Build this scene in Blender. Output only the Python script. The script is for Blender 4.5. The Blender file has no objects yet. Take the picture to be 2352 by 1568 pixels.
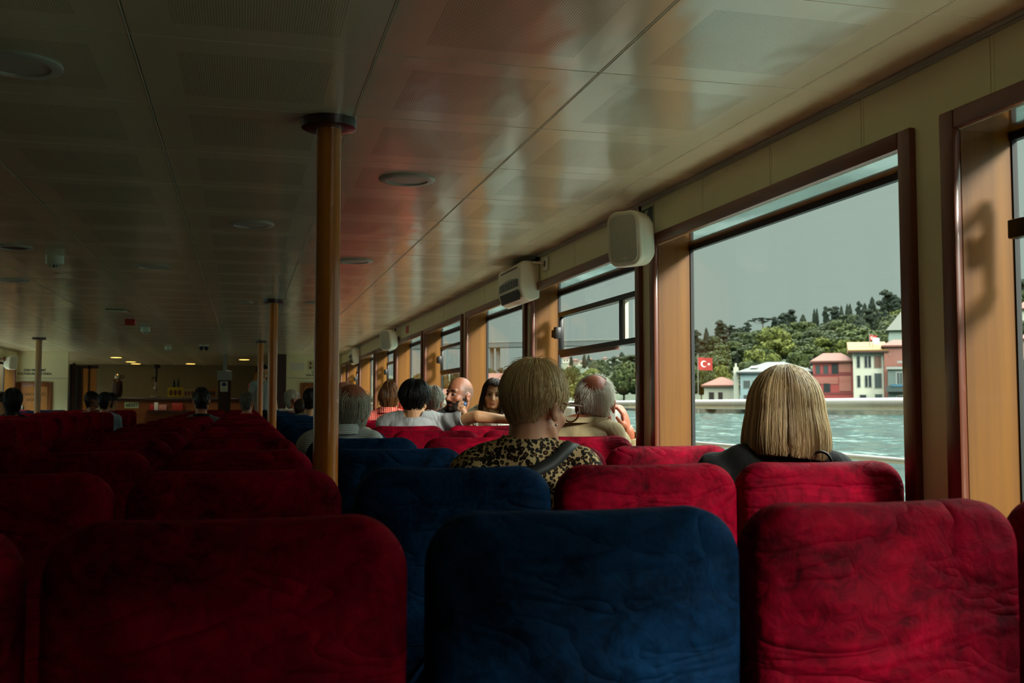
import bpy, bmesh, math, random
import numpy as np
from mathutils import Vector, Matrix
random.seed(7); RNG = np.random.default_rng(7)
C = bpy.context.scene.collection
PI = math.pi
# ------------------------------------------------------------------ camera
FPX = 2402.13
YAW, PITCH = math.radians(14.38192), math.radians(3.44952)
FW = np.array([math.sin(YAW)*math.cos(PITCH), math.cos(YAW)*math.cos(PITCH), math.sin(PITCH)])
RT = np.array([math.cos(YAW), -math.sin(YAW), 0.0]); UP = np.cross(RT, FW)
EYE = np.array([0, 0, 1.2])
cd = bpy.data.cameras.new('camera'); cam = bpy.data.objects.new('camera', cd); C.objects.link(cam)
cd.sensor_width = 23.5; cd.lens = FPX/2352*23.5; cd.clip_start = .05; cd.clip_end = 6000
m = Matrix.Identity(4)
for i in range(3): m[i][0], m[i][1], m[i][2], m[i][3] = RT[i], UP[i], -FW[i], EYE[i]
cam.matrix_world = m
cd.dof.use_dof = True; cd.dof.focus_distance = 4.2; cd.dof.aperture_fstop = 4.5
sc = bpy.context.scene; sc.camera = cam
def ray(u, v): return FW + RT*((u-1176)/FPX) - UP*((v-784)/FPX)
def atY(u, v, y): r = ray(u, v); return EYE + r*(y/r[1])      # survey: photo point at a known distance along the cabin
def atD(u, v, d): return EYE + ray(u, v)*d                    # survey: photo point at a known depth
# ------------------------------------------------------------------ object helpers
def link(name, me, mat=None, parent=None, smooth=False, loc=None):
    o = bpy.data.objects.new(name, me); C.objects.link(o)
    if mat is not None and not me.materials:
        for mm in (mat if isinstance(mat, (list, tuple)) else [mat]): me.materials.append(mm)
    if smooth: me.shade_smooth()
    if parent is not None: o.parent = parent
    if loc is not None: o.location = loc
    return o
def tag(o, label, cat, group=None, kind=None):
    o['label'] = label; o['category'] = cat
    if group: o['group'] = group
    if kind: o['kind'] = kind
    return o
def thing(name, label, cat, loc=(0,0,0), rz=0, group=None):
    o = bpy.data.objects.new(name, None); C.objects.link(o)
    o.location = loc; o.rotation_euler = (0,0,rz); o.empty_display_size = .1
    return tag(o, label, cat, group)
def struct(o): o['kind'] = 'structure'; return o
def dup(root, loc=None, rz=None, label=None, group=None, scale=None):
    r = root.copy(); C.objects.link(r)
    if loc is not None: r.location = loc
    if rz is not None: r.rotation_euler = (0,0,rz)
    if scale is not None: r.scale = scale
    if label: r['label'] = label
    if group: r['group'] = group
    for ch in list(root.children):
        c = ch.copy(); C.objects.link(c); c.parent = r
        for g in ch.children:
            d = g.copy(); C.objects.link(d); d.parent = c
    return r
class MB:
    def __init__(s): s.v = []; s.f = []; s.m = []; s.mi = 0
    def add(s, vs, fs):
        n = len(s.v); s.v += [tuple(map(float, p)) for p in vs]; s.f += [tuple(i+n for i in f) for f in fs]; s.m += [s.mi]*len(fs); return s
    def box(s, x0, x1, y0, y1, z0, z1):
        return s.add([(x0,y0,z0),(x1,y0,z0),(x1,y1,z0),(x0,y1,z0),(x0,y0,z1),(x1,y0,z1),(x1,y1,z1),(x0,y1,z1)],
                     [(0,3,2,1),(4,5,6,7),(0,1,5,4),(1,2,6,5),(2,3,7,6),(3,0,4,7)])
    def tube(s, pts, r, n=10, cap=True):
        pts = [Vector(p) for p in pts]; rs = r if isinstance(r, (list, tuple)) else [r]*len(pts)
        vs = []; fs = []
        t0 = (pts[1]-pts[0]).normalized(); a = t0.orthogonal().normalized()
        for i, p in enumerate(pts):
            t = (pts[min(i+1, len(pts)-1)]-pts[max(i-1, 0)]).normalized()
            a = (a - t*a.dot(t)).normalized(); b = t.cross(a)
            for k in range(n):
                w = 2*PI*k/n; vs.append(p + (a*math.cos(w)+b*math.sin(w))*rs[i])
        for i in range(len(pts)-1):
            for k in range(n): fs.append((i*n+k, i*n+(k+1)%n, (i+1)*n+(k+1)%n, (i+1)*n+k))
        if cap: fs += [tuple(range(n-1,-1,-1)), tuple((len(pts)-1)*n+k for k in range(n))]
        return s.add(vs, fs)
    def lathe(s, prof, c=(0,0,0), n=32, cap=True):       # prof [(r,z)]
        vs = [(c[0]+r*math.cos(2*PI*k/n), c[1]+r*math.sin(2*PI*k/n), c[2]+z) for r, z in prof for k in range(n)]
        fs = [(i*n+k, i*n+(k+1)%n, (i+1)*n+(k+1)%n, (i+1)*n+k) for i in range(len(prof)-1) for k in range(n)]
        if cap: fs += [tuple(range(n-1,-1,-1)), tuple((len(prof)-1)*n+k for k in range(n))]
        return s.add(vs, fs)
    def prism(s, poly, h, M=None):                        # poly in xy, height along z, then M
        n = len(poly); vs = [Vector((x,y,0)) for x,y in poly]+[Vector((x,y,h)) for x,y in poly]
        if M is not None: vs = [M @ p for p in vs]
        return s.add(vs, [tuple(range(n-1,-1,-1)), tuple(range(n,2*n))]+[(i,(i+1)%n,n+(i+1)%n,n+i) for i in range(n)])
    def ell(s, c, r, nu=16, nv=10, M=None):
        vs = []; fs = []
        for i in range(nv+1):
            th = PI*i/nv
            for k in range(nu):
                p = Vector((r[0]*math.sin(th)*math.cos(2*PI*k/nu), r[1]*math.sin(th)*math.sin(2*PI*k/nu), r[2]*math.cos(th)))
                if M is not None: p = M @ p
                vs.append(p+Vector(c))
        for i in range(nv):
            for k in range(nu): fs.append((i*nu+k, (i+1)*nu+k, (i+1)*nu+(k+1)%nu, i*nu+(k+1)%nu))
        return s.add(vs, fs)
    def mesh(s, name):
        me = bpy.data.meshes.new(name); me.from_pydata(s.v, [], s.f); me.validate()
        if any(s.m): me.polygons.foreach_set('material_index', s.m[:len(me.polygons)])
        me.update(); return me
    def build(s, name, mat, parent=None, smooth=False, bevel=0, seg=2, auto=False, loc=None):
        me = s.mesh(name)
        if bevel or auto:
            bm = bmesh.new(); bm.from_mesh(me); bmesh.ops.remove_doubles(bm, verts=bm.verts, dist=1e-6)
            if bevel:
                es = [e for e in bm.edges if len(e.link_faces)==2 and e.calc_face_angle(0) > .6]
                bmesh.ops.bevel(bm, geom=es, offset=bevel, segments=seg, affect='EDGES', profile=.5, clamp_overlap=True)
            for f in bm.faces: f.smooth = True
            for e in bm.edges:
                if len(e.link_faces)==2 and e.calc_face_angle(0) > .75: e.smooth = False
            bm.to_mesh(me); bm.free()
        return link(name, me, mat, parent, smooth, loc)
def box(name, mat, b, parent=None, bevel=0): return MB().box(*b).build(name, mat, parent, bevel=bevel)
# ------------------------------------------------------------------ materials
def lin(r, g, b): return tuple((c/255/12.92 if c/255 <= .04045 else ((c/255+.055)/1.055)**2.4) for c in (r, g, b))+(1,)
class NT:
    def __init__(s, name):
        s.mat = bpy.data.materials.new(name); s.mat.use_nodes = True; s.t = s.mat.node_tree
        s.b = s.t.nodes['Principled BSDF']; s.out = s.t.nodes['Material Output']
    def n(s, typ, **k):
        nd = s.t.nodes.new(typ)
        for a, v in k.items():
            if a.startswith('i_'):
                key = a[2:]; key = int(key) if key.isdigit() else key.replace('_', ' '); nd.inputs[key].default_value = v
            else: setattr(nd, a, v)
        return nd
    def l(s, a, b): s.t.links.new(a, b)
    def math(s, op, a, b=None, c=None):
        nd = s.n('ShaderNodeMath', operation=op)
        for i, x in enumerate((a, b, c)):
            if x is None: continue
            if isinstance(x, (int, float)): nd.inputs[i].default_value = x
            else: s.l(x, nd.inputs[i])
        return nd.outputs[0]
    def coord(s, kind='Object', scale=None, rand=False):
        tc = s.n('ShaderNodeTexCoord'); o = tc.outputs[kind]
        if scale is not None or rand:
            mp = s.n('ShaderNodeMapping'); s.l(o, mp.inputs['Vector'])
            if scale is not None: mp.inputs['Scale'].default_value = scale if isinstance(scale, tuple) else (scale,)*3
            if rand:
                oi = s.n('ShaderNodeObjectInfo'); mu = s.n('ShaderNodeVectorMath', operation='SCALE'); mu.inputs[0].default_value = (37, 91, 53)
                s.l(oi.outputs['Random'], mu.inputs['Scale']); s.l(mu.outputs[0], mp.inputs['Location'])
            o = mp.outputs[0]
        return o
    def noise(s, vec, scale, detail=4, rough=.55, dist=0):
        nd = s.n('ShaderNodeTexNoise'); nd.inputs['Scale'].default_value = scale; nd.inputs['Detail'].default_value = detail
        nd.inputs['Roughness'].default_value = rough; nd.inputs['Distortion'].default_value = dist
        if vec is not None: s.l(vec, nd.inputs['Vector'])
        return nd.outputs['Fac']
    def ramp(s, fac, stops):
        nd = s.n('ShaderNodeValToRGB'); cr = nd.color_ramp
        while len(cr.elements) < len(stops): cr.elements.new(.5)
        for e, (p, c) in zip(cr.elements, stops): e.position = p; e.color = c if len(c)==4 else (*c, 1)
        s.l(fac, nd.inputs[0]); return nd.outputs[0]
    def mix(s, fac, a, b):
        nd = s.n('ShaderNodeMix', data_type='RGBA')
        for k, x in ((0, fac), (6, a), (7, b)):
            if isinstance(x, (int, float, tuple)): nd.inputs[k].default_value = x
            else: s.l(x, nd.inputs[k])
        return nd.outputs[2]
    def bump(s, h, strength=.3, dist=.01, normal=None):
        nd = s.n('ShaderNodeBump'); nd.inputs['Strength'].default_value = strength; nd.inputs['Distance'].default_value = dist
        s.l(h, nd.inputs['Height'])
        if normal is not None: s.l(normal, nd.inputs['Normal'])
        s.l(nd.outputs[0], s.b.inputs['Normal']); return nd.outputs[0]
    def set(s, **k):
        for a, v in k.items():
            i = s.b.inputs[a.replace('_', ' ')]
            if hasattr(v, 'is_linked') or hasattr(v, 'links'): s.l(v, i)
            else: i.default_value = v
        return s
def plain(name, rgb, rough=.5, metal=0, spec=.5, coat=0, emit=None, es=0, var=.08):
    t = NT(name); col = lin(*rgb)
    nz = t.noise(t.coord('Object'), 7, 3)
    t.set(Base_Color=t.mix(nz, tuple(c*(1-var) for c in col[:3])+(1,), tuple(min(1, c*(1+var)) for c in col[:3])+(1,)),
          Roughness=rough, Metallic=metal, Specular_IOR_Level=spec, Coat_Weight=coat)
    if emit: t.set(Emission_Color=lin(*emit), Emission_Strength=es)
    return t.mat
def wood(name, c1, c2, rough=.3, coat=.6, axis='Z', scale=1.0, ior=1.5, crough=.06, spec=.5):
    t = NT(name); sx = {'Z': (38, 38, 1.3), 'Y': (38, 1.3, 38), 'X': (1.3, 38, 38)}[axis]
    co = t.coord('Object', tuple(x*scale for x in sx)); n1 = t.noise(co, 1, 5, .6, .4)
    co2 = t.coord('Object', tuple(x*scale*.22 for x in sx)); n2 = t.noise(co2, 1, 3, .5)
    f = t.math('MULTIPLY_ADD', n2, .6, t.math('MULTIPLY', n1, .5))
    t.set(Base_Color=t.ramp(f, [(.32, lin(*c1)), (.78, lin(*c2))]), Roughness=rough, Coat_Weight=coat, Coat_Roughness=crough, Coat_IOR=ior, Specular_IOR_Level=spec)
    t.bump(n1, .06, .002); return t.mat
MAT = {}
def mk():
    M = MAT
    # ceiling: painted sheet-metal tiles, a perforated square in the middle of each tile
    t = NT('ceiling_paint'); co = t.coord('Object'); sp = t.n('ShaderNodeSeparateXYZ'); t.l(co, sp.inputs[0])
    fx = t.math('FRACT', t.math('DIVIDE', t.math('SUBTRACT', sp.outputs[0], .321-.604*20), .604))
    fy = t.math('FRACT', t.math('DIVIDE', t.math('SUBTRACT', sp.outputs[1], 2.647-.597*20), .597))
    def inside(f, lo, hi): return t.math('MULTIPLY', t.math('GREATER_THAN', f, lo), t.math('LESS_THAN', f, hi))
    zone = t.math('MULTIPLY', inside(fx, .176, .826), inside(fy, .171, .829))
    hx = t.math('ABSOLUTE', t.math('SUBTRACT', t.math('FRACT', t.math('MULTIPLY', sp.outputs[0], 1/.0064)), .5))
    hy = t.math('ABSOLUTE', t.math('SUBTRACT', t.math('FRACT', t.math('MULTIPLY', sp.outputs[1], 1/.0064)), .5))
    d = t.math('SQRT', t.math('ADD', t.math('POWER', hx, 2), t.math('POWER', hy, 2)))
    hole = t.math('MULTIPLY', zone, t.math('LESS_THAN', d, .21))
    nz = t.noise(co, 3, 3)
    base = t.mix(nz, lin(228, 222, 190), lin(235, 229, 197))
    t.set(Base_Color=t.mix(hole, base, lin(40, 36, 28)), Roughness=t.math('MULTIPLY_ADD', nz, .1, .14), IOR=2.0, Specular_IOR_Level=t.math('MULTIPLY_ADD', hole, -.6, .6))
    wv = t.noise(t.coord('Object', (2.2, 1.1, 1)), 2.2, 2); t.bump(wv, .55, .012); M['ceil'] = t.mat
    M['wall'] = plain('wall_panel_paint', (228, 222, 180), .42, var=.04)
    M['gap'] = plain('dark_gap', (16, 14, 11), .8)
    M['alu'] = plain('aluminium_profile', (190, 188, 170), .3, metal=.7)
    M['jamb'] = wood('light_veneer', (92, 52, 6), (134, 86, 17), .42, .08, 'Z', 1, 1.5, .1, .3)
    M['soffit'] = wood('glossy_head_veneer', (92, 52, 6), (134, 86, 17), .2, 1.0, 'Y', 1, 2.3, .03)
    M['trim'] = wood('dark_mahogany_trim', (88, 40, 20), (128, 62, 33), .36, .25, 'Z', 1)
    M['trimy'] = wood('dark_mahogany_rail', (88, 40, 20), (128, 62, 33), .36, .25, 'Y', 1)
    M['pillar'] = wood('varnished_pillar_wood', (176, 80, 15), (255, 160, 58), .3, .5, 'Z', .8)
    M['pale'] = wood('pale_pillar_wood', (150, 104, 58), (196, 150, 92), .3, .6, 'Z', .8)
    M['oak'] = wood('door_veneer', (168, 104, 44), (196, 132, 62), .4, .4, 'Z', 1)
    M['frame'] = wood('door_frame_wood', (112, 58, 24), (146, 82, 36), .4, .4, 'Z', 1)
    M['counter'] = wood('counter_veneer', (112, 62, 26), (150, 90, 42), .4, .3, 'X', 1)
    M['black'] = plain('black_metal', (22, 20, 19), .38)
    M['rubber'] = plain('black_rubber', (14, 14, 14), .6)
    M['cap'] = wood('dark_collar_wood', (34, 14, 10), (58, 24, 16), .35, .5, 'X', 1)
    M['white'] = plain('white_plastic', (236, 232, 212), .42, var=.02)
    M['grey'] = plain('grey_plastic', (150, 152, 150), .45)
    M['steel'] = plain('brushed_steel', (180, 182, 180), .28, metal=1)
    M['paper'] = plain('white_paper', (214, 212, 198), .8, var=.02)
    M['ink'] = plain('black_ink', (20, 20, 18), .6)
    M['green'] = plain('dark_green_print', (22, 44, 34), .5)
    M['glow'] = plain('pale_green_print', (188, 206, 160), .6)
    M['red'] = plain('red_paint', (190, 40, 34), .45)
    M['yellow'] = plain('yellow_print', (214, 186, 44), .5)
    M['navy'] = plain('navy_print', (34, 52, 96), .5)
    M['floor'] = plain('floor_vinyl', (140, 132, 114), .5); M['deck'] = plain('pale_deck_paint', (196, 196, 184), .5)
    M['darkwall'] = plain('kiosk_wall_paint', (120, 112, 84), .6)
    M['darkpanel'] = plain('dark_brown_panel', (52, 28, 20), .45)
    M['lamp'] = plain('lamp_diffuser', (196, 194, 182), .35)
    M['warm'] = plain('warm_lamp', (255, 210, 130), .5, emit=(255, 196, 96), es=2.2)
    t = NT('speaker_mesh'); co = t.coord('Object'); vo = t.n('ShaderNodeTexVoronoi', i_Scale=620); t.l(co, vo.inputs['Vector'])
    t.set(Base_Color=t.ramp(vo.outputs['Distance'], [(.25, lin(140, 142, 128)), (.6, lin(196, 198, 182))]), Roughness=.6); M['mesh'] = t.mat
    # window glass: clear, thin, a faint green tint, reflecting by Fresnel
    t = NT('window_glass'); tr = t.n('ShaderNodeBsdfTransparent'); tr.inputs[0].default_value = (.93, .965, .945, 1)
    gl = t.n('ShaderNodeBsdfGlossy'); gl.inputs['Roughness'].default_value = .01; ge = t.n('ShaderNodeNewGeometry'); dp = t.n('ShaderNodeVectorMath', operation='DOT_PRODUCT'); t.l(ge.outputs['Normal'], dp.inputs[0]); t.l(ge.outputs['Incoming'], dp.inputs[1])
    fres = t.math('MULTIPLY_ADD', t.math('POWER', t.math('SUBTRACT', 1.0, t.math('ABSOLUTE', dp.outputs['Value'])), 5.0), .96, .04)   # Schlick, the same from both sides
    mx = t.n('ShaderNodeMixShader'); t.l(fres, mx.inputs[0]); t.l(tr.outputs[0], mx.inputs[1]); t.l(gl.outputs[0], mx.inputs[2])
    t.l(mx.outputs[0], t.out.inputs[0]); M['glass'] = t.mat
    # velvet
    def velvet(name, dark, lite, sheen, seed):
        t = NT(name); co = t.coord('Object', None, True)
        big = t.noise(co, 5.5, 4, .6, .8); fine = t.noise(co, 26, 5, .68, 1.2)
        mp = t.n('ShaderNodeMapping'); t.l(co, mp.inputs['Vector']); mp.inputs['Rotation'].default_value = (0, .45, 0); mp.inputs['Scale'].default_value = (3.2, 3.2, 9.5)
        cr = t.noise(mp.outputs[0], 1.0, 2, .5, 1.1); line = t.math('POWER', t.math('ABSOLUTE', t.math('MULTIPLY_ADD', cr, 2.0, -1.0)), .6)
        nap = t.math('MULTIPLY_ADD', fine, .45, t.math('MULTIPLY', big, .75))
        t.set(Base_Color=t.ramp(nap, [(.42, lin(*dark)), (.80, lin(*lite))]), Roughness=.72, Specular_IOR_Level=.05,
              Sheen_Weight=.16, Sheen_Roughness=.2, Sheen_Tint=lin(*sheen))
        h = t.math('MULTIPLY_ADD', line, .55, t.math('MULTIPLY_ADD', big, .6, t.math('MULTIPLY', fine, .16)))
        t.bump(h, .85, .024); return t.mat
    M['vred'] = velvet('red_velvet', (54, 0, 9), (156, 0, 37), (210, 6, 50), 1)
    M['vblue'] = velvet('blue_velvet', (3, 11, 24), (12, 54, 94), (30, 90, 160), 2)
    M['seatbase'] = plain('seat_shell_black', (26, 24, 24), .5)
mk()
M = MAT
def text(name, body, size, mat, M4, parent=None, extrude=.0008, align='CENTER', bold=0):
    cu = bpy.data.curves.new(name, 'FONT'); cu.body = body; cu.size = size; cu.align_x = align; cu.align_y = 'CENTER'; cu.extrude = extrude; cu.offset = bold
    o = bpy.data.objects.new('t', cu); C.objects.link(o); dg = bpy.context.evaluated_depsgraph_get(); dg.update()
    me = bpy.data.meshes.new_from_object(o.evaluated_get(dg)); bpy.data.objects.remove(o)
    me.transform(M4); me.materials.clear(); me.name = name
    return link(name, me, mat, parent)
def facing_back(x, y, z): # text plane seen by someone looking along +Y
    return Matrix(((1,0,0,x),(0,0,-1,y),(0,1,0,z),(0,0,0,1)))
ZC = 2.10; XR = 1.72; XL = -3.72; YB = -1.7; YE = 19.2; YK = 25.0
def deck(y): return .0045*(y-1.5)
# ------------------------------------------------------------------ world + light
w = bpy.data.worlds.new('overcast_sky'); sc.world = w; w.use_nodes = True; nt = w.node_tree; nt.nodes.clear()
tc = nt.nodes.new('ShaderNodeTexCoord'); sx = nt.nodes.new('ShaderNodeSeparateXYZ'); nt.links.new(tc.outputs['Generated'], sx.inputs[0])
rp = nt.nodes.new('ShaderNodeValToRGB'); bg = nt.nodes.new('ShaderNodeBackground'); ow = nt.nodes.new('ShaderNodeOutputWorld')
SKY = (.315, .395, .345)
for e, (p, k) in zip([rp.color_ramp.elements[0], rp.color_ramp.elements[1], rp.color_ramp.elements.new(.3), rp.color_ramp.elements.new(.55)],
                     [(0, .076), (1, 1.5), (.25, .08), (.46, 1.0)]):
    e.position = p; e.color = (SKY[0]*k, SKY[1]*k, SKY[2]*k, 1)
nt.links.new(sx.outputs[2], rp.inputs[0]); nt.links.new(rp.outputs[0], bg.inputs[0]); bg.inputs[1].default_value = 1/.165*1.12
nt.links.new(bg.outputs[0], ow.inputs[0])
sc.view_settings.view_transform = 'Standard'; sc.view_settings.look = 'None'; sc.view_settings.exposure = 1.15; sc.view_settings.gamma = 1
sc.cycles.use_denoising = True; sc.cycles.max_bounces = 10; sc.cycles.diffuse_bounces = 4; sc.cycles.glossy_bounces = 4
sc.cycles.transparent_max_bounces = 16; sc.cycles.caustics_reflective = False; sc.cycles.caustics_refractive = False
sc.cycles.sample_clamp_indirect = 4
# ------------------------------------------------------------------ floor, ceiling
mb = MB(); mb.add([(XL-.3,YB,deck(YB)),(XR+.3,YB,deck(YB)),(XR+.3,YK,deck(YK)),(XL-.3,YK,deck(YK)),(XL-.3,YB,deck(YB)-.1),(XR+.3,YB,deck(YB)-.1),(XR+.3,YK,deck(YK)-.1),(XL-.3,YK,deck(YK)-.1)],
     [(0,1,2,3),(7,6,5,4),(0,4,5,1),(1,5,6,2),(2,6,7,3),(3,7,4,0)])
struct(mb.build('floor', M['floor']))
mb = MB()
xs = [XL] + [.321+.604*k for k in range(-7, 3)] + [XR-.006]
y = 2.647-.597*12; ys = [YB]
while y < YK:
    if y > YB+.1: ys.append(y)
    y += .597
ys.append(YK)
for i in range(len(xs)-1):
    for j in range(len(ys)-1):
        if xs[i+1]-xs[i] < .02: continue
        x0, x1, y0, y1 = xs[i]+.0025, xs[i+1]-.0025, ys[j]+.0009, ys[j+1]-.0009
        c = .0022    # rolled tile edge
        vs = [(x0,y0,ZC+.02),(x1,y0,ZC+.02),(x1,y1,ZC+.02),(x0,y1,ZC+.02),(x0,y0,ZC+c),(x1,y0,ZC+c),(x1,y1,ZC+c),(x0,y1,ZC+c),(x0+c,y0+c,ZC),(x1-c,y0+c,ZC),(x1-c,y1-c,ZC),(x0+c,y1-c,ZC)]
        mb.add(vs, [(11,10,9,8)]+[(a, (a+1)%4, (a+1)%4+4, a+4) for a in range(4)]+[(a+4, (a+1)%4+4, (a+1)%4+8, a+8) for a in range(4)])
mb.mi = 1; mb.box(XL-.2, XR+.2, YB, YK, ZC+.02, ZC+.12)
mb.mi = 2  # pale seam strips, whitened to paint in light caught on rolled edges
for x in xs[1:-1]: mb.box(x-.0030, x-.0002, YB, YK, ZC-.0012, ZC+.019)
for y in ys[1:-1]: mb.box(XL, XR-.006, y-.0012, y+.0002, ZC-.0006, ZC+.019)
struct(mb.build('ceiling', [M['ceil'], M['gap'], M['white']]))
# ------------------------------------------------------------------ side walls with their run of windows
PIT = 1.965; Z0, Z1 = .74, 1.886; TW, TP = .05, .02
def cen(k): return 2.33+PIT*k+OFF[0]
OFF = [0.]
KS = list(range(-2, 10))
def side_wall(sgn, X, name):
    # sgn +1: wall on the right, outside is +x
    def bx(mb, a, b, *r):
        x0, x1 = X+sgn*a, X+sgn*b; mb.box(min(x0,x1), max(x0,x1), *r)
    mb = MB(); bx(mb, 0, .16, YB, YE, deck(YB)-.05, Z0); 
    y = YB; n = 0
    while y < YE:                                              # header panels with a fine double joint between them
        y1 = min(y+.5425, YE); bx(mb, 0, .16, y+.0015, y1-.0015, Z1+.0, ZC+.02); bx(mb, .004, .15, y1-.0016, y1+.0016, Z1, ZC+.02)
        bx(mb, -.0012, .01, y1-.014, y1-.0112, Z1+.05, ZC-.012); y = y1
    for k in range(-4, 11):
        c = cen(k); a, b = max(c-.111, YB), min(c+.111, YE)
        if a < b: bx(mb, 0, .16, a, b, Z0, Z1)
    if sgn < 0: bx(mb, .002, .158, YB, cen(3)-.05, Z0-.01, Z1+.01)  # unseen infill added to shut light out of the near left side
    struct(mb.build('wall_'+name, M['wall']))
    mb = MB(); bx(mb, -.012, 0, YB, YE, ZC-.012, ZC-.001); bx(mb, -.006, 0, YB, YE, ZC-.018, ZC-.012)
    struct(mb.build('trim_'+('1' if sgn > 0 else '2'), M['alu']))
    global WN
    for k in KS:
        a, b = cen(k)+.06, cen(k+1)-.06               # outer edge of the dark casing
        if a > YE-.3 or a < YB+.02: continue
        if sgn < 0 and k < 3: continue                # unseen near left windows left out to darken that side
        b = min(b, YE-.02)
        WN += 1
        root = bpy.data.objects.new('window_%d' % WN, None); C.objects.link(root); struct(root); root.location = (X, (a+b)/2, Z0)
        ia, ib = a+.055, b-.055
        L = (-X, -(a+b)/2, -Z0)
        def part(nm, mat, fn, bevel=0):
            q = MB(); fn(q); q.v = [(p[0]+L[0], p[1]+L[1], p[2]+L[2]) for p in q.v]; return q.build(nm, mat, root, bevel=bevel)
        part('casing', M['trim'], lambda q: [bx(q, -TP, .004, a, ia, Z0-.04, Z1+TW), bx(q, -TP, .004, ib, b, Z0-.04, Z1+TW)], .006)
        part('casing', M['trimy'], lambda q: [bx(q, -TP, .004, ia, ib, Z1, Z1+TW), bx(q, -TP, .004, ia, ib, Z0-.045, Z0)], .006)
        part('jamb', M['jamb'], lambda q: bx(q, .003, .158, ib, ib+.012, Z0, Z1))
        part('jamb', M['jamb'], lambda q: bx(q, .003, .158, ia-.012, ia, Z0, Z1))
        part('window_head', M['soffit'], lambda q: bx(q, .003, .158, ia, ib, Z1-.001, Z1+.012))
        part('sill', M['jamb'], lambda q: bx(q, .003, .158, ia, ib, Z0-.012, Z0+.001))
        part('gasket', M['rubber'], lambda q: [bx(q, .145, .165, ia, ib, Z1-.022, Z1-.001), bx(q, .15, .165, ia, ia+.005, Z0, Z1), bx(q, .15, .165, ib-.005, ib, Z0, Z1), bx(q, .15, .165, ia, ib, Z0, Z0+.02)])
        part('pane', M['glass'], lambda q: q.add([(X+sgn*.16, ia, Z0), (X+sgn*.16, ib, Z0), (X+sgn*.16, ib, Z1), (X+sgn*.16, ia, Z1)], [(0,1,2,3)]))
        if k % 2 == (1 if sgn > 0 else 1):             # every second window has a sliding vent in its upper half
            s0, s1, zt, zb = ia+.03, ib-.10, 1.755, 1.498
            fr = part('vent_frame', M['black'], lambda q: [bx(q, .118, .15, s0, s1, zt-.03, zt), bx(q, .118, .15, s0, s1, zb, zb+.03), bx(q, .122, .15, s1-.018, s1, zb+.03, zt-.03), bx(q, .122, .15, s0, s0+.018, zb+.03, zt-.03)], .004)
            part('vent_bar', M['black'], lambda q: bx(q, .12, .146, s0+.52, s0+.55, zb+.03, zt-.03))
            part('vent_bar', M['alu'], lambda q: bx(q, .124, .142, s0+.472, s0+.505, zb+.03, zt-.03))
            part('vent_rail', M['trimy'], lambda q: bx(q, .125, .146, s0+.62, s1-.01, zb-.016, zb-.0005))
            part('latch', M['black'], lambda q: [bx(q, .085, .125, s1-.05, s1-.012, 1.595, 1.665), bx(q, .09, .12, s1-.02, s1+.05, 1.605, 1.652)], .004)
WN = 0
side_wall(1, XR, 'right'); OFF[0] = -.9; side_wall(-1, XL, 'left'); OFF[0] = 0.
# back wall of the cabin (behind the photographer) and the far bulkheads
struct(box('wall_back', M['darkpanel'], (XL-.2, XR+.2, YB-.1, YB, deck(YB)-.1, ZC+.1)))  # unseen; placed close and darkened to cut light on the seat backs
mb = MB(); mb.box(XL-.2, -2.91, YE, YE+.08, 0, ZC+.02); struct(mb.build('wall_bulkhead_left', M['wall']))
mb = MB(); mb.box(.74, XR+.2, YE, YE+.08, 0, ZC+.02); struct(mb.build('wall_bulkhead_right', M['wall']))
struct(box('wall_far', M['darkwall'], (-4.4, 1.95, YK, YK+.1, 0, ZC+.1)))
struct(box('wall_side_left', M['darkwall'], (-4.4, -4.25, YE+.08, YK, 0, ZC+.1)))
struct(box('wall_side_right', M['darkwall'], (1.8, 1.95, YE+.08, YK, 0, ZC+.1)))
# the hazy sun, low behind the photographer's right shoulder
sd = bpy.data.lights.new('hazy_sun', 'SUN'); sd.energy = 2.15; sd.angle = math.radians(11); sd.color = (1.0, .95, .84)
so = bpy.data.objects.new('hazy_sun', sd); C.objects.link(so); so.rotation_euler = Vector((-.5, .9, -.42)).to_track_quat('-Z', 'Y').to_euler(); so.location = (30, -50, 25)
# ------------------------------------------------------------------ pillars
def pillar(x, y, label, mat):
    t = thing('wooden_pillar', label, 'pillar', (x, y, deck(y)), group='round wooden pillars')
    h = ZC-deck(y); q = MB(); R = .039
    prof = [(R*math.cos(2*PI*k/40), R*math.sin(2*PI*k/40)) for k in range(40)]
    g = [(px*(1-.05*(abs(k-29)<1)), py*(1-.05*(abs(k-29)<1))) for k, (px, py) in enumerate(prof)]     # the veneer joint: a fine groove
    q.prism(g, h-.02); q.build('shaft', mat, t, smooth=False, auto=True)
    q = MB(); q.lathe([(.0395,h-.031),(.078,h-.031),(.086,h-.027),(.0875,h-.006),(.0875,h+.0)], n=48, cap=False); q.build('ceiling_collar', M['cap'], t, auto=True)
    q = MB(); q.lathe([(.07,0),(.07,.02),(.06,.03),(.0395,.03)], n=32, cap=False); q.build('base_collar', M['cap'], t, auto=True)
    return t
pillar(.250, 3.312, 'big honey brown wooden pillar standing nearest, just left of the striped-shirt man', M['pillar'])
pillar(.238, 9.19, 'thin brown pillar directly left of the white-haired man in a dark jacket', M['pillar'])
pillar(.2265, 15.2, 'thin brown pillar in front of the standing man in a pale shirt', M['pillar'])
pillar(-2.678, 15.2, 'pale wooden pillar in front of the left life jacket cupboard door', M['pale'])
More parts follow.
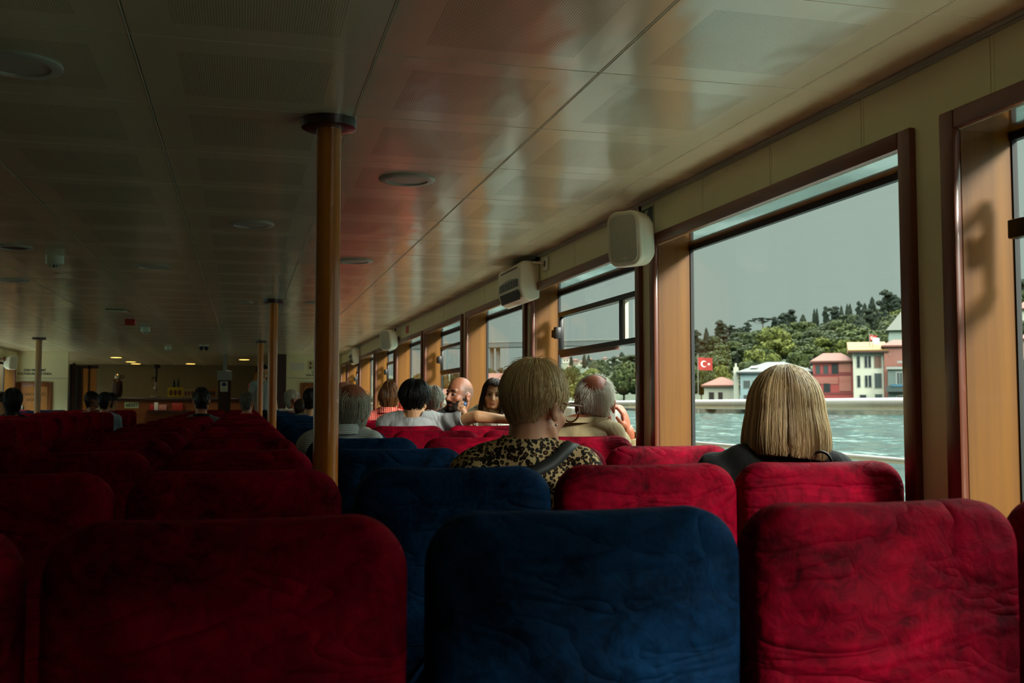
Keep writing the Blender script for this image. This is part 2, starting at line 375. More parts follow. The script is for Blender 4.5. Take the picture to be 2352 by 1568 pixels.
# ------------------------------------------------------------------ speakers
def speaker(loc, b, tilt, label, writing):
    t = thing('wall_speaker', label, 'speaker', loc, group='white wall speakers')
    W, H, D = .165, .235, .15
    def rr(w, h, r, n=8, bulge=.0):
        pts = []
        for cx, cy, a0 in ((w/2-r, h/2-r, 0), (-w/2+r, h/2-r, 90), (-w/2+r, -h/2+r, 180), (w/2-r, -h/2+r, 270)):
            for k in range(n+1):
                a = math.radians(a0+90*k/n); pts.append((cx+r*math.cos(a), cy+r*math.sin(a)))
        return [(x*(1+bulge*(1-(2*y_/h)**2)), y_) for x, y_ in pts]
    secs = [(rr(W*.93, H*.95, .045), 0), (rr(W*.985, H*.985, .05), .004), (rr(W, H, .05), .012), (rr(W, H, .05), .035), (rr(W*.992, H*.993, .05), .036), (rr(W*.992, H*.993, .05), .038), (rr(W, H, .05), .039), (rr(W*.93, H*.95, .05), .105), (rr(W*.82, H*.84, .05), .137), (rr(W*.66, H*.7, .05), D)]
    q = MB(); n = len(secs[0][0])
    vs = [(x, y_, z) for s, y_ in secs for x, z in s]
    q.add(vs, [(i*n+k, i*n+(k+1)%n, (i+1)*n+(k+1)%n, (i+1)*n+k) for i in range(len(secs)-1) for k in range(n)]+[tuple(range(n-1,-1,-1)), tuple((len(secs)-1)*n+k for k in range(n))])
    bodyM = Matrix.Rotation(b, 4, 'Z') @ Matrix.Rotation(tilt, 4, 'X')
    o = q.build('cabinet', M['white'], t, auto=True); o.data.transform(bodyM)
    q = MB(); g = rr(W*.80, H*.86, .034); n = len(g)
    q.add([(x, -.001, z) for x, z in g]+[(x*.97, -.005, z*.98) for x, z in g], [tuple(range(n, 2*n))[::-1]]+[(k, (k+1)%n, n+(k+1)%n, n+k) for k in range(n)])
    o = q.build('grille', M['mesh'], t); o.data.transform(bodyM)
    if writing: text('logo', 'WORK', .011, M['paper'], bodyM @ facing_back(0, -.0055, -.082), o, bold=.0004)
    q = MB(); q.tube([(0, D-.01, 0), (0, D+.06, 0)], .022, 16); o = q.build('bracket_arm', M['grey'], t); o.data.transform(bodyM)
    return t, bodyM
s1, bm1 = speaker((1.535, 4.10, 1.893), math.radians(-52), math.radians(5), 'white speaker nearest on the right, over the vent window beside the big bare window', True)
q = MB(); q.box(1.665, XR, 4.255, 4.315, 1.90, 1.985); q.v = [(p[0]-1.535, p[1]-4.10, p[2]-1.893) for p in q.v]; q.build('wall_plate', M['grey'], s1, bevel=.012)
s2, bm2 = speaker((1.54, 11.75, 1.925), math.radians(-48), math.radians(5), 'white speaker high on the right wall above the woman with a hair bun', False)
q = MB(); q.box(1.64, XR, 11.9, 11.96, 1.90, 1.98); q.v = [(p[0]-1.54, p[1]-11.75, p[2]-1.925) for p in q.v]; q.build('wall_plate', M['grey'], s2, bevel=.01)
p = atY(34, 833, 18.3)
s3, bm3 = speaker((p[0], 18.2, p[2]), math.radians(52), math.radians(5), 'white speaker at the far left, above the life jacket cupboard', False)
q = MB(); q.box(XL, max(p[0]-.08, XL+.05), 18.33, 18.39, p[2]-.03, p[2]+.05); q.v = [(a-p[0], b_-18.2, c-p[2]) for a, b_, c in q.v]; q.build('wall_plate', M['grey'], s3, bevel=.01)
# ------------------------------------------------------------------ air heaters on the right wall
def heater(y0, label):
    t = thing('air_heater', label, 'heater', (XR, y0, 1.83), group='white air heaters under the ceiling')
    x0 = -.125
    prof = [(0,.01),(0,.235),(-.105,.235),(-.125,.212),(-.125,.075),(-.105,.012),(-.06,-.012),(0,.01)][:-1]
    q = MB(); n = len(prof); Lh = .56
    q.add([(x, 0, z) for x, z in prof]+[(x, Lh, z) for x, z in prof], [tuple(range(n)), tuple(range(2*n-1, n-1, -1))]+[(k, n+k, n+(k+1)%n, (k+1)%n) for k in range(n)])
    q.build('housing', M['white'], t, bevel=.012, seg=3)
    q = MB(); q.add([(-.127, .03+a*.5, .082+ (.045 if s else 0)+ (.018*math.sin(PI*a) if s else 0)) for s in (0, 1) for a in [i/10 for i in range(11)]], [(i, i+1, 11+i+1, 11+i) for i in range(10)])
    gp = q.build('grille_panel', M['grey'], t)
    q = MB()
    for c in range(7):
        for r in range(4): q.box(-.1295, -.116, .055+c*.065, .095+c*.065, .088+r*.011, .094+r*.011)
    q.box(-.119, -.116, .05, .49, .085, .13); q.build('vent_grille', M['black'], gp)
    q = MB(); q.add([(-.1235, .04, .066), (-.1235, .5, .066), (-.108, .5, .006), (-.108, .04, .006)], [(0,1,2,3)]); q.v = [(a-.004, b_, c-.001) for a, b_, c in q.v]; q.build('air_outlet', M['black'], t)
    q = MB(); q.box(-.1285, -.1255, .06, .48, .196, .203); q.build('intake_slot', M['black'], t)
    return t
heater(6.03, 'white air heater mounted high on the wall above the short-haired woman'); heater(16.0, 'small distant air heater, beyond the second right wall speaker')
t = thing('power_socket', 'white power socket on the header panel beside the near air heater', 'socket', (XR, 5.88, 2.027))
q = MB(); q.box(-.014, 0, -.045, .045, -.042, .042); q.build('face_plate', M['white'], t, bevel=.008, seg=3)
q = MB(); q.lathe([(.019,0),(.019,.002),(.0,.002)], n=20); o = q.build('outlet', M['black'], t); o.data.transform(Matrix.Translation((-.0145,0,0)) @ Matrix.Rotation(-PI/2, 4, 'Y'))
q = MB(); q.tube([(XR-.016, 5.88, 2.03), (XR-.05, 5.905, 2.035), (XR-.06, 5.95, 2.045), (XR-.045, 6.0, 2.046), (XR-.04, 6.035, 2.045)], .005, 8)
tag(q.build('power_cable', M['white'], smooth=True), 'white cable from the wall socket to the near air heater', 'cable')
q = MB(); q.tube([(XR-.008, 4.362, 2.088), (XR-.010, 4.368, 2.02), (XR-.012, 4.36, 1.97), (1.66, 4.30, 1.935)], .006, 8)
tag(q.build('speaker_cable', M['rubber'], smooth=True), 'black cable running down the wall behind the nearest speaker', 'cable')
q = MB(); q.tube([(XR-.01, 12.16, 2.085), (XR-.012, 12.18, 2.0), (XR-.02, 12.05, 1.95), (1.66, 11.93, 1.94)], .008, 8)
tag(q.build('speaker_cable', M['rubber'], smooth=True), 'black cable looping down behind the second right wall speaker', 'cable')
q = MB(); q.box(XR-.012, XR, 6.03, 6.07, 2.07, 2.09); q.box(XR-.03, XR, 6.02, 6.6, 2.075, 2.088)
tag(q.build('cable_tray', M['rubber']), 'black cable strip above the near air heater', 'cable')
# emergency sign behind the speaker
t = thing('escape_sign', 'green and pale arrow sign on the wall behind the nearest speaker', 'sign', (XR, 4.292, 2.01))
q = MB(); q.box(-.003, 0, -.078, .078, -.066, .066); q.build('backing', M['glow'], t)
q = MB(); q.box(-.0042, -.0028, -.066, .066, -.055, .055); pn = q.build('printed_field', M['green'], t)
q = MB()
for pts in ([(.012,.046),(-.020,.046),(.044,-.012),(.060,-.012),(.060,.0)], [(-.005,-.002),(-.055,-.002),(-.055,-.016),(.052,-.016),(.044,-.002)]):
    q.add([(-.0046, y_, z) for y_, z in pts], [tuple(range(len(pts)))])
q.build('arrow', M['glow'], pn)
q = MB(); q.box(XR-.006, XR, 11.2, 11.37, 1.975, 2.055)
tag(q.build('safety_notice', M['red']), 'small red notice on the right wall header', 'sign')
# ------------------------------------------------------------------ ceiling lamps and detectors
def lamp(x, y, label, r=.112, dark=False):
    t = thing('ceiling_lamp', label, 'ceiling lamp', (x, y, ZC), group='round recessed ceiling lamps')
    q = MB(); q.lathe([(r,0),(r,-.005),(r-.004,-.009),(r*.74,-.010),(r*.73,-.004)], n=48, cap=False); q.build('rim', M['lamp'], t, auto=True)
    q = MB(); q.lathe([(r*.735,-.004),(r*.5,-.006),(.0005,-.007)], n=40, cap=False); q.build('diffuser', M['black'] if dark else M['lamp'], t, smooth=True)
lamp(.621, 4.111, 'round ceiling lamp right of the big pillar')
lamp(.024, 5.338, 'round ceiling lamp left of the big pillar at mid height')
lamp(-.592, 2.96, 'large round ceiling lamp cut by the left edge of the picture')
lamp(-.59, 7.144, 'dim round ceiling lamp between the two ceiling seams above the left seats')
lamp(.665, 6.56, 'round ceiling lamp half hidden behind the right side of the big pillar')
lamp(.62, 9.35, 'distant round ceiling lamp beyond the second pillar')
p = atY(32, 598, 6.46); lamp(p[0], 6.46, 'dark round ceiling recess left of the near smoke detector', .1, True)
p = atY(30, 663, 8.2); lamp(p[0], 8.2, 'dim round ceiling lamp at the left edge below the smoke detector')
p = atY(565, 693, 9.45); lamp(p[0], 9.45, 'dark small ceiling spot left of the second pillar', .06, True)
def detector(x, y, label):
    t = thing('smoke_detector', label, 'smoke detector', (x, y, ZC), group='smoke detectors under the ceiling')
    q = MB(); q.lathe([(.052,0),(.052,-.022),(.0515,-.023),(.053,-.024),(.053,-.044),(.047,-.052),(.028,-.055)], n=32); q.build('base', M['white'], t, auto=True)
    q = MB(); q.lathe([(.014,-.055),(.014,-.072)], n=16); q.build('sensor_core', M['black'], t)
    q = MB()
    for k in range(10):
        a = 2*PI*k/10; q.tube([(.026*math.cos(a), .026*math.sin(a), -.054), (.022*math.cos(a), .022*math.sin(a), -.073)], .003, 6)
    q.lathe([(.023,-.071),(.023,-.076)], n=20); q.build('sensor_cage', M['white'], t)
def cz(u, v): r = ray(u, v); return EYE + r*((ZC-1.2)/r[2])
p = cz(126, 588); detector(p[0], p[1], 'nearest smoke detector, under the left ceiling')
p = cz(334, 752); detector(p[0], p[1], 'smaller smoke detector beside the red ceiling box')
p = cz(412, 815); detector(p[0], 17.0, 'farthest smoke detector near the dark camera domes')
p = cz(299, 733); q = MB(); q.box(p[0]-.052, p[0]+.052, p[1]-.04, p[1]+.04, ZC-.062, ZC+.01)
tag(q.build('alarm_box', M['red'], bevel=.006), 'small red alarm box hanging under the ceiling', 'alarm')
p = cz(268, 712); q = MB(); q.box(p[0]-.1, p[0]+.1, p[1]-.12, p[1]+.3, ZC-.02, ZC-.008); 
t = tag(q.build('ceiling_hatch', M['ceil'], bevel=.004), 'square ceiling hatch hanging slightly open beside the red alarm box', 'hatch')
q = MB(); q.box(p[0]-.09, p[0]-.07, p[1]-.1, p[1]+.28, ZC-.009, ZC); q.build('hinge', M['black'], t)
for i, (u, v) in enumerate([(462, 823), (474, 819)]):
    p = atY(u, v, 16.5)
    q = MB(); q.ell((p[0], 16.5, ZC-.045), (.034, .034, .04)); o = q.build('camera_dome', M['black'], smooth=True)
    tag(o, ['black camera dome, left one of the pair over the counter', 'black camera dome, right one of the pair over the counter'][i], 'camera', 'dark ceiling camera domes')
    q = MB(); q.lathe([(.03,0),(.03,-.02)], (p[0],16.5,ZC), 20); q.build('mount', M['white'], o)
for u, v, lb in [(267, 821, 'brightest warm ceiling light, leftmost over the counter'), (301, 831, 'warm ceiling light just right of the brightest one'), (312, 835.5, 'smallest warm ceiling light, tucked behind its neighbour'), (438, 835.5, 'warm ceiling light above the snack boxes'), (561, 826, 'warm ceiling light left of the thin pillars')]:
    r = ray(u, v); p = EYE + r*((ZC-.012-1.2)/r[2])
    t = thing('warm_downlight', lb, 'ceiling light', (p[0], min(p[1], 24.4), ZC), group='lit warm lights over the kiosk')
    q = MB(); q.lathe([(.115,0),(.115,-.01),(.1,-.012)], n=28, cap=False); q.build('rim', M['lamp'], t)
    q = MB(); q.lathe([(.1,-.012),(.0005,-.016)], n=28, cap=False); q.build('diffuser', M['warm'], t)

for i, (x, y_) in enumerate([(-2.2, 21.9), (-1.2, 22.8), (-.2, 22.0), (.8, 22.6), (-1.5, 20.0), (-.3, 19.9)]):
    ld = bpy.data.lights.new('kiosk_fill_spot', 'SPOT'); ld.energy = 5; ld.color = (1, .92, .74); ld.spot_size = 2.3; ld.spot_blend = .6; ld.shadow_soft_size = .06; lo = bpy.data.objects.new('kiosk_fill_spot', ld); C.objects.link(lo); lo.location = (x, y_, ZC-.03)  # unseen fill spots added to brighten the far kiosk
# ------------------------------------------------------------------ seats
def seat_meshes():
    Wd, T, R = .239, .105, .042
    out = []; rc = .078; zt = 1.046; zb = .40
    def hw(z): return Wd*(.955+.045*min(1, max(0, (z-.4)/.45)))
    def top(x): return zt-.007*(1-(x/Wd)**2)
    for i in range(17): z = zb+(zt-rc-zb)*i/16; out.append((hw(z), z))
    for k in range(1, 10): a = math.radians(90*k/10); out.append((Wd-rc+rc*math.cos(a), zt-rc+rc*math.sin(a)-.000))
    for i in range(25): x = (Wd-rc)*(1-2*i/24); out.append((x, top(x)-top(Wd-rc)+zt))
    for k in range(1, 10): a = math.radians(90+90*k/10); out.append((-Wd+rc+rc*math.cos(a), zt-rc+rc*math.sin(a)))
    for i in range(17): z = zt-rc-(zt-rc-zb)*i/16; out.append((-hw(z), z))
    P = np.array(out); n = len(P)
    d = np.roll(P, -1, 0)-np.roll(P, 1, 0); N = np.stack([d[:,1], -d[:,0]], 1); N /= np.linalg.norm(N, axis=1)[:,None]
    rings = []
    def ring(ins, y, sc=1): 
        q = P-N*ins; c = np.array([0, .72]); q = c+(q-c)*sc; rings.append([(a, y, b) for a, b in q])
    for s in (.0, .2, .4, .6, .8, .92): 
        if s == 0: ring(R*1.02, T+.012, .02)
        else: ring(R*1.02, T+.012*(1-s*s), s)
    for k in range(0, 7): a = math.radians(90-90*k/6); ring(R*(1-math.cos(a)), T-R+R*math.sin(a))
    for k in range(1, 7): a = math.radians(90*k/6); ring(R*(1-math.cos(a)), R-R*math.sin(a))
    for s in (.96, .9, .8, .68, .55, .4, .2, .02): ring(R*1.02, -.034*(1-s*s), s)
    q = MB(); q.add([p for r in rings for p in r], [(i*n+k, i*n+(k+1)%n, (i+1)*n+(k+1)%n, (i+1)*n+k) for i in range(len(rings)-1) for k in range(n)]+[tuple(range(n-1,-1,-1)), tuple((len(rings)-1)*n+k for k in range(n))])
    back = q.mesh('backrest'); back.shade_smooth()
    # recline a touch about the base so the top leans back
    q = MB(); q.box(-.235, .235, .09, .56, .36, .47); o = q.build('x', None, bevel=.04, seg=5); cush = o.data; bpy.data.objects.remove(o); cush.name = 'seat_cushion'
    q = MB(); q.box(-.2, -.16, .12, .5, 0, .36); o = q.build('x', None, bevel=.01); legL = o.data; bpy.data.objects.remove(o)
    q = MB(); q.box(.16, .2, .12, .5, 0, .36); o = q.build('x', None, bevel=.01); legR = o.data; bpy.data.objects.remove(o)
    legL.materials.append(M['seatbase']); legR.materials.append(M['seatbase'])
    return back, cush, legL, legR
_b, _c, _l, _r = seat_meshes()
def seat_proto(mat):
    t = thing('velvet_seat', '', 'seat')
    for nm, me in (('backrest', _b.copy()), ('seat_cushion', _c.copy())):
        me.materials.clear(); link(nm, me, mat, t)
    link('leg', _l, None, t); link('leg', _r, None, t); return t
PR = {'red': seat_proto(M['vred']), 'blue': seat_proto(M['vblue'])}; USED = {'red': False, 'blue': False}
ORD = ['first', 'second', 'third', 'fourth', 'fifth', 'sixth', 'seventh', 'eighth', 'ninth', 'tenth', 'eleventh', 'twelfth', 'thirteenth', 'fourteenth', 'fifteenth', 'sixteenth', 'seventeenth']
def seat(col, x, y, label, group):
    if not USED[col]: o = PR[col]; USED[col] = True
    else: o = dup(PR[col])
    o.location = (x, y, deck(y)); o['label'] = label; o['group'] = group
    return o
COLS = [(-.51, 'red', 'at the aisle end'), (-.01, 'red', 'left of the blue file'), (.494, 'blue', 'in the blue file'), (.992, 'red', 'right of the blue file'), (1.478, 'red', 'against the window wall')]
def row_y(k): return 1.44+1.0*k
SKIP = set()
for k in range(17):
    for ci, (x, col, ph) in enumerate(COLS):
        if (k, ci) in SKIP: continue
        seat(col, x+random.uniform(-.003, .003), row_y(k), '%s velvet seat in the %s row counted from the viewer, %s' % (col, ORD[k], ph), 'velvet seats of the right-hand block')
LC = [(-1.868, 'red', 'at the aisle end'), (-2.368, 'red', 'second from the aisle'), (-2.874, 'blue', 'third from the aisle'), (-3.372, 'red', 'beside the left wall')]
SKIPL = set()
for k in range(6, 17):
    for ci, (x, col, ph) in enumerate(LC):
        if (k, ci) in SKIPL or (x+.24)/row_y(k) < -.238: continue
        seat(col, x, row_y(k), 'dark %s velvet seat across the aisle, %s row, %s' % (col, ORD[k], ph), 'velvet seats across the aisle on the left')
# ------------------------------------------------------------------ people
def skinmat(name, rgb, stub=None):
    t = NT(name); n = t.noise(t.coord('Object'), 38, 4); n2 = t.noise(t.coord('Object'), 9, 2); c = lin(*rgb)
    f = t.math('MULTIPLY_ADD', n, .5, t.math('MULTIPLY', n2, .5))
    bc = t.mix(f, (c[0]*.82, c[1]*.72, c[2]*.68, 1), (min(1,c[0]*1.12), min(1,c[1]*1.14), min(1,c[2]*1.14), 1))
    if stub: at = t.n('ShaderNodeAttribute', attribute_name='stubble'); bc = t.mix(at.outputs['Fac'], bc, lin(*stub))
    t.set(Base_Color=bc, Roughness=.48, Subsurface_Weight=.12, Subsurface_Radius=(.012, .005, .003), Subsurface_Scale=.6)
    t.bump(n, .08, .002); return t.mat
def hairmat(name, dark, lite, rough=.42):
    t = NT(name); at = t.n('ShaderNodeAttribute', attribute_name='tone')
    t.set(Base_Color=t.ramp(at.outputs['Fac'], [(.1, lin(*dark)), (.9, lin(*lite))]), Roughness=rough, Specular_IOR_Level=.45); return t.mat
def cloth(name, rgb, rough=.85, folds=.5, sheen=.15):
    t = NT(name); co = t.coord('Object'); n = t.noise(t.coord('Object', (1, 1, .55)), 9, 3, .55, 1.2); f = t.noise(co, 420, 2); c = lin(*rgb)
    t.set(Base_Color=t.mix(f, tuple(x*.85 for x in c[:3])+(1,), c), Roughness=rough, Sheen_Weight=sheen, Specular_IOR_Level=.2)
    t.bump(n, folds, .02); return t.mat
def leopard():
    t = NT('leopard_print_fabric'); co = t.coord('Object'); nz = t.n('ShaderNodeTexNoise', i_Scale=24, i_Detail=2); t.l(co, nz.inputs['Vector'])
    mx = t.n('ShaderNodeMix', data_type='VECTOR'); mx.inputs[0].default_value = .022; t.l(co, mx.inputs[4]); t.l(nz.outputs['Color'], mx.inputs[5])
    vo = t.n('ShaderNodeTexVoronoi', i_Scale=84, i_Randomness=.85); t.l(mx.outputs[1], vo.inputs['Vector'])
    d = vo.outputs['Distance']; nb = t.noise(co, 70, 2); nb2 = t.noise(co, 33, 2)
    ring = t.math('MULTIPLY', t.math('GREATER_THAN', d, t.math('MULTIPLY_ADD', nb, .36, -.02)), t.math('LESS_THAN', d, t.math('MULTIPLY_ADD', nb2, .45, .33)))
    inner = t.math('LESS_THAN', d, .26)
    base = t.mix(t.noise(co, 7, 2), lin(206, 184, 140), lin(176, 138, 88)); b2 = t.mix(inner, base, lin(150, 92, 46))
    t.set(Base_Color=t.mix(ring, b2, lin(26, 18, 14)), Roughness=.8, Specular_IOR_Level=.2); t.bump(t.noise(co, 8, 3, .5, 1), .35, .02); return t.mat
def patterned(name, kind):
    t = NT(name); co = t.coord('Object'); sp = t.n('ShaderNodeSeparateXYZ'); t.l(co, sp.inputs[0])
    fr = lambda s, f: t.math('FRACT', t.math('MULTIPLY', s, f))
    if kind == 'stripe': 
        f = t.math('LESS_THAN', fr(t.math('ADD', sp.outputs[2], t.math('MULTIPLY', sp.outputs[1], .35)), 118), .3); col = t.mix(f, lin(206, 210, 206), lin(92, 100, 108))
    elif kind == 'check':
        f = t.math('MULTIPLY', t.math('GREATER_THAN', fr(sp.outputs[0], 62), .45), t.math('GREATER_THAN', fr(t.math('ADD', sp.outputs[2], t.math('MULTIPLY', sp.outputs[1], .5)), 62), .45)); col = t.mix(f, lin(214, 42, 30), lin(240, 200, 180))
    else:
        n = t.noise(t.coord('Object', (6, 6, 6)), 1.5, 2); a = t.math('LESS_THAN', t.math('ABSOLUTE', t.math('SUBTRACT', fr(t.math('ADD', sp.outputs[0], t.math('MULTIPLY', n, .02)), 22), .5)), .045)
        b = t.math('LESS_THAN', t.math('ABSOLUTE', t.math('SUBTRACT', fr(t.math('ADD', sp.outputs[2], t.math('MULTIPLY', n, .02)), 15), .5)), .025)
        g = t.math('GREATER_THAN', t.noise(co, 24, 1), .47); f = t.math('MULTIPLY', t.math('MAXIMUM', a, b), g); col = t.mix(f, lin(226, 224, 204), lin(36, 34, 30))
    t.set(Base_Color=col, Roughness=.85, Specular_IOR_Level=.2); t.bump(t.noise(co, 9, 3, .5, 1), .4, .02); return t.mat
def capsule(mb, a, b, ra, rb, n=12):
    a, b = Vector(a), Vector(b); ax = b-a
    if ax.length < 1e-5: ax = Vector((0,0,1e-4)); b = a+ax
    d = ax.normalized(); pts = []; rs = []
    for k in range(5): w = PI/2*(1-k/4.0); pts.append(a-d*ra*math.sin(w)); rs.append(max(ra*math.cos(w), ra*.04))
    for k in range(5): w = PI/2*(k/4.0); pts.append(b+d*rb*math.sin(w)); rs.append(max(rb*math.cos(w), rb*.04))
    mb.tube(pts, rs, n)
class Body:
    def __init__(s): s.p = []
    def cap(s, lab, a, b, ra, rb): s.p.append(('c', lab, np.array(a, float), np.array(b, float), ra, rb))
    def ell(s, lab, c, r, R=None): s.p.append(('e', lab, np.array(c, float), np.array(r, float), np.eye(3) if R is None else R, 0))
    def mesh(s, vox, smooth):
        mb = MB()
        for k, lab, a, b, c, d in s.p:
            if k == 'c': capsule(mb, a, b, c, d)
            else:
                mb.ell(a, b, 18, 12, Matrix([list(r) for r in c]))
        me = bpy.data.meshes.new('tmp'); me.from_pydata(mb.v, [], mb.f); me.update(); o = bpy.data.objects.new('tmp', me); C.objects.link(o)
        md = o.modifiers.new('r', 'REMESH'); md.mode = 'VOXEL'; md.voxel_size = vox
        dg = bpy.context.evaluated_depsgraph_get(); dg.update(); ev = bpy.data.meshes.new_from_object(o.evaluated_get(dg)); bpy.data.objects.remove(o)
        n = len(ev.vertices); V = np.empty(n*3); ev.vertices.foreach_get('co', V); V = V.reshape(-1, 3)
        E_ = np.empty(len(ev.edges)*2, int); ev.edges.foreach_get('vertices', E_); E_ = E_.reshape(-1, 2)
        deg = np.bincount(E_.ravel(), minlength=n)[:,None].astype(float)
        for i in range(smooth):
            A = np.zeros_like(V); np.add.at(A, E_[:,0], V[E_[:,1]]); np.add.at(A, E_[:,1], V[E_[:,0]]); V = V+(A/np.maximum(deg,1)-V)*(.5 if i%2==0 else .35)
        return ev, V
    def label(s, V):
        best = np.full(len(V), 9.0); lab = np.zeros(len(V), int); par = np.zeros(len(V)); names = []
        for i, (k, l, a, b, c, d) in enumerate(s.p):
            names.append(l)
            if k == 'c':
                ab = b-a; t = np.clip(((V-a)@ab)/max(ab@ab, 1e-9), 0, 1); D = np.linalg.norm(V-(a+t[:,None]*ab), axis=1)-(c+(d-c)*t)
            else:
                q = (V-a)@c; D = (np.linalg.norm(q/b, axis=1)-1)*b.min(); t = np.zeros(len(V))
            w = D < best; best[w] = D[w]; lab[w] = i; par[w] = t[w]
        return np.array(names)[lab], par
def submesh(name, V, faces, keep, N, off, mat, parent, thick=.004, jitter=0):
    idx = -np.ones(len(V), int); F = [f for f, k in zip(faces, keep) if k]
    used = sorted({i for f in F for i in f}); idx[used] = range(len(used))
    if len(F):
        ec = {}
        for f in F:
            for a, b in zip(f, f[1:]+f[:1]): e = (min(a, b), max(a, b)); ec[e] = ec.get(e, 0)+1
        nb_ = {}
        for (a, b), c in ec.items():
            if c == 1: nb_.setdefault(a, []).append(b); nb_.setdefault(b, []).append(a)
        V = V.copy()
        for it in range(10):                        # even out the cut edge of the cloth
            Q = {a: (V[a]*2+V[l[0]]+V[l[1]])/4 for a, l in nb_.items() if len(l) == 2}
            for a, p in Q.items(): V[a] = p
    me = bpy.data.meshes.new(name); P = V[used]+N[used]*(off[used] if hasattr(off, 'shape') else off)
    me.from_pydata(P.tolist(), [], [[int(idx[i]) for i in f] for f in F]); me.update(); me.shade_smooth()
    o = link(name, me, mat, parent)
    if thick: md = o.modifiers.new('s', 'SOLIDIFY'); md.thickness = thick; md.offset = -1
    return o
def rotm(yaw, pitch=0, roll=0):
    return np.array((Matrix.Rotation(yaw, 3, 'Z') @ Matrix.Rotation(pitch, 3, 'X') @ Matrix.Rotation(roll, 3, 'Y')))
# hair: a shell plus many fine tapered locks that run from the crown along the head and hang down
def hair(parent, R, H, s, mat, n=1500, th=.018, tmin=0., zend=None, face=1.15, frz=.07, drop=None, ln=None, lift=0., w=.0016, clump=60, wob=.004, shell=True, K=12, seed=1, tip=.35, tilt=.2, lay=.3, rx=0., name='hair', tone=(0, 1), stone=.25):
    g = np.random.default_rng(seed); c0 = np.array([0, -.012, .026]); rad = np.array([.077, .097, .098])
    zend = zend or (lambda p: -.10); drop = drop or (lambda d, p: 1.0)
    tmv = np.vectorize(lambda p: float(tmin(p)) if callable(tmin) else float(tmin))
    frv = np.vectorize(lambda p: frz if abs(p) < face else zend(p))
    def path(phi, S, off):                     # S metres along the path from the crown, off = distance above the scalp
        A = rad[2]*PI/2; t = np.clip(S/A, 0, 1)*PI/2; d = np.maximum(S-A, 0)
        gg = drop(d, phi); rr = (np.sin(t)*gg)
        x = (rad[0]+off)*rr*np.sin(phi); y = (rad[1]+off)*rr*np.cos(phi); z = (rad[2]+off)*np.cos(t)-d
        tl = tilt*np.cos(t)                    # crown sits a little to the back
        y2 = y-(rad[1])*tl*.5
        return np.stack([x, y2, z], -1)+c0
    def send(phi):
        z = frv(phi)-c0[2]; A = rad[2]*PI/2
        return np.where(z > 0, np.arccos(np.clip(z/rad[2], -1, 1))/(PI/2)*A, A-z)
    vs, fs, tn = [], [], []
    if shell:
        ph = np.linspace(-PI, PI, 49); SS = np.linspace(0, 1, 15); se = send(ph); s0 = tmv(ph)*rad[2]; s0 = s0+.012*(s0 > .02)
        P = np.stack([path(ph, np.maximum(s0, s0+(se*.985-s0)*q), (.0006 if rx or callable(tmin) or tmin > 0 else th*.42*min(1, .3+q*3))*np.ones_like(ph)) for q in SS])
        k = len(ph); vs = P.reshape(-1, 3).tolist(); fs = [(i*k+j, i*k+j+1, (i+1)*k+j+1, (i+1)*k+j) for i in range(len(SS)-1) for j in range(k-1) if (se[j] > s0[j] and se[j+1] > s0[j+1])]; tn = [stone]*len(vs)
    phi0 = g.uniform(-PI, PI, n); cc = np.sort(g.uniform(-PI, PI, clump)); pc = cc[np.argmin(abs(phi0[:,None]-cc[None]), 1)]
    se = send(phi0); tm = tmv(phi0)*rad[2]; tm = tm*(1+np.minimum(0, g.normal(0, .14, n))*(tm > .02)); s0 = tm+g.random(n)*np.maximum(.0, np.minimum(se, .19 if ln is None else .30)-tm-.012)
    ok = se > s0+.008; phi0, pc, se, s0 = phi0[ok], pc[ok], se[ok], s0[ok]; n = len(phi0)
    L = (se*g.uniform(.97, 1.02, n)-s0) if ln is None else np.minimum(g.uniform(ln[0], ln[1], n), se+.012-s0)
    u = np.linspace(0, 1, K)[None]; S = s0[:,None]+L[:,None]*u
    ctone = g.random(len(cc)); ct = ctone[np.argmin(abs(phi0[:,None]-cc[None]), 1)]
    cen_ = phi0[:,None]+(pc-phi0)[:,None]*.55*u; sway = (g.normal(0, 1, n)[:,None]*np.sin(u*PI*g.uniform(.6, 1.6, n)[:,None]+g.uniform(0, 6, n)[:,None]))*wob/.09
    off = th*(lay+(1-lay)*g.random(n)[:,None])*np.minimum(1, .25+4*u*L[:,None]/.1)+lift*(u*L[:,None])+g.normal(0, wob*.3, n)[:,None]*u
    P = path(cen_+sway*u, S, off)
    T = np.gradient(P, axis=1); T /= np.linalg.norm(T, axis=2)[:,:,None]+1e-9
    O = P-c0; O[:,:,2] *= .3; O -= T*(O*T).sum(2)[:,:,None]; O /= np.linalg.norm(O, axis=2)[:,:,None]+1e-9; B = np.cross(T, O)
    wd = w*(g.uniform(.6, 1.5, n)[:,None])*(1-(1-tip)*u**3)
    Q = np.stack([P+(O*math.cos(a)+B*math.sin(a)*1.4)*wd[:,:,None] for a in (PI/2, PI/2+2*PI/3, PI/2+4*PI/3)], 2)      # n,K,3,3
    b0 = len(vs); vs += Q.reshape(-1, 3).tolist()
    base = b0+(np.arange(n)*K*3)[:,None,None]+(np.arange(K-1)*3)[None,:,None]; j = np.arange(3)[None,None]; j2 = (j+1)%3
    fs += np.stack([base+j, base+j2, base+3+j2, base+3+j], -1).reshape(-1, 4).tolist()
    tv = np.clip(ct*.55+g.random(n)*.45, 0, 1)*(tone[1]-tone[0])+tone[0]; tn += np.repeat(tv, K*3).tolist()
    V = np.array(vs)
    if rx: V = (V-c0)@rotm(0, rx).T+c0          # crown turned towards the back
    V = (V*s)@R.T+H
    me = bpy.data.meshes.new(name); me.from_pydata(V.tolist(), [], fs); me.update(); me.shade_smooth()
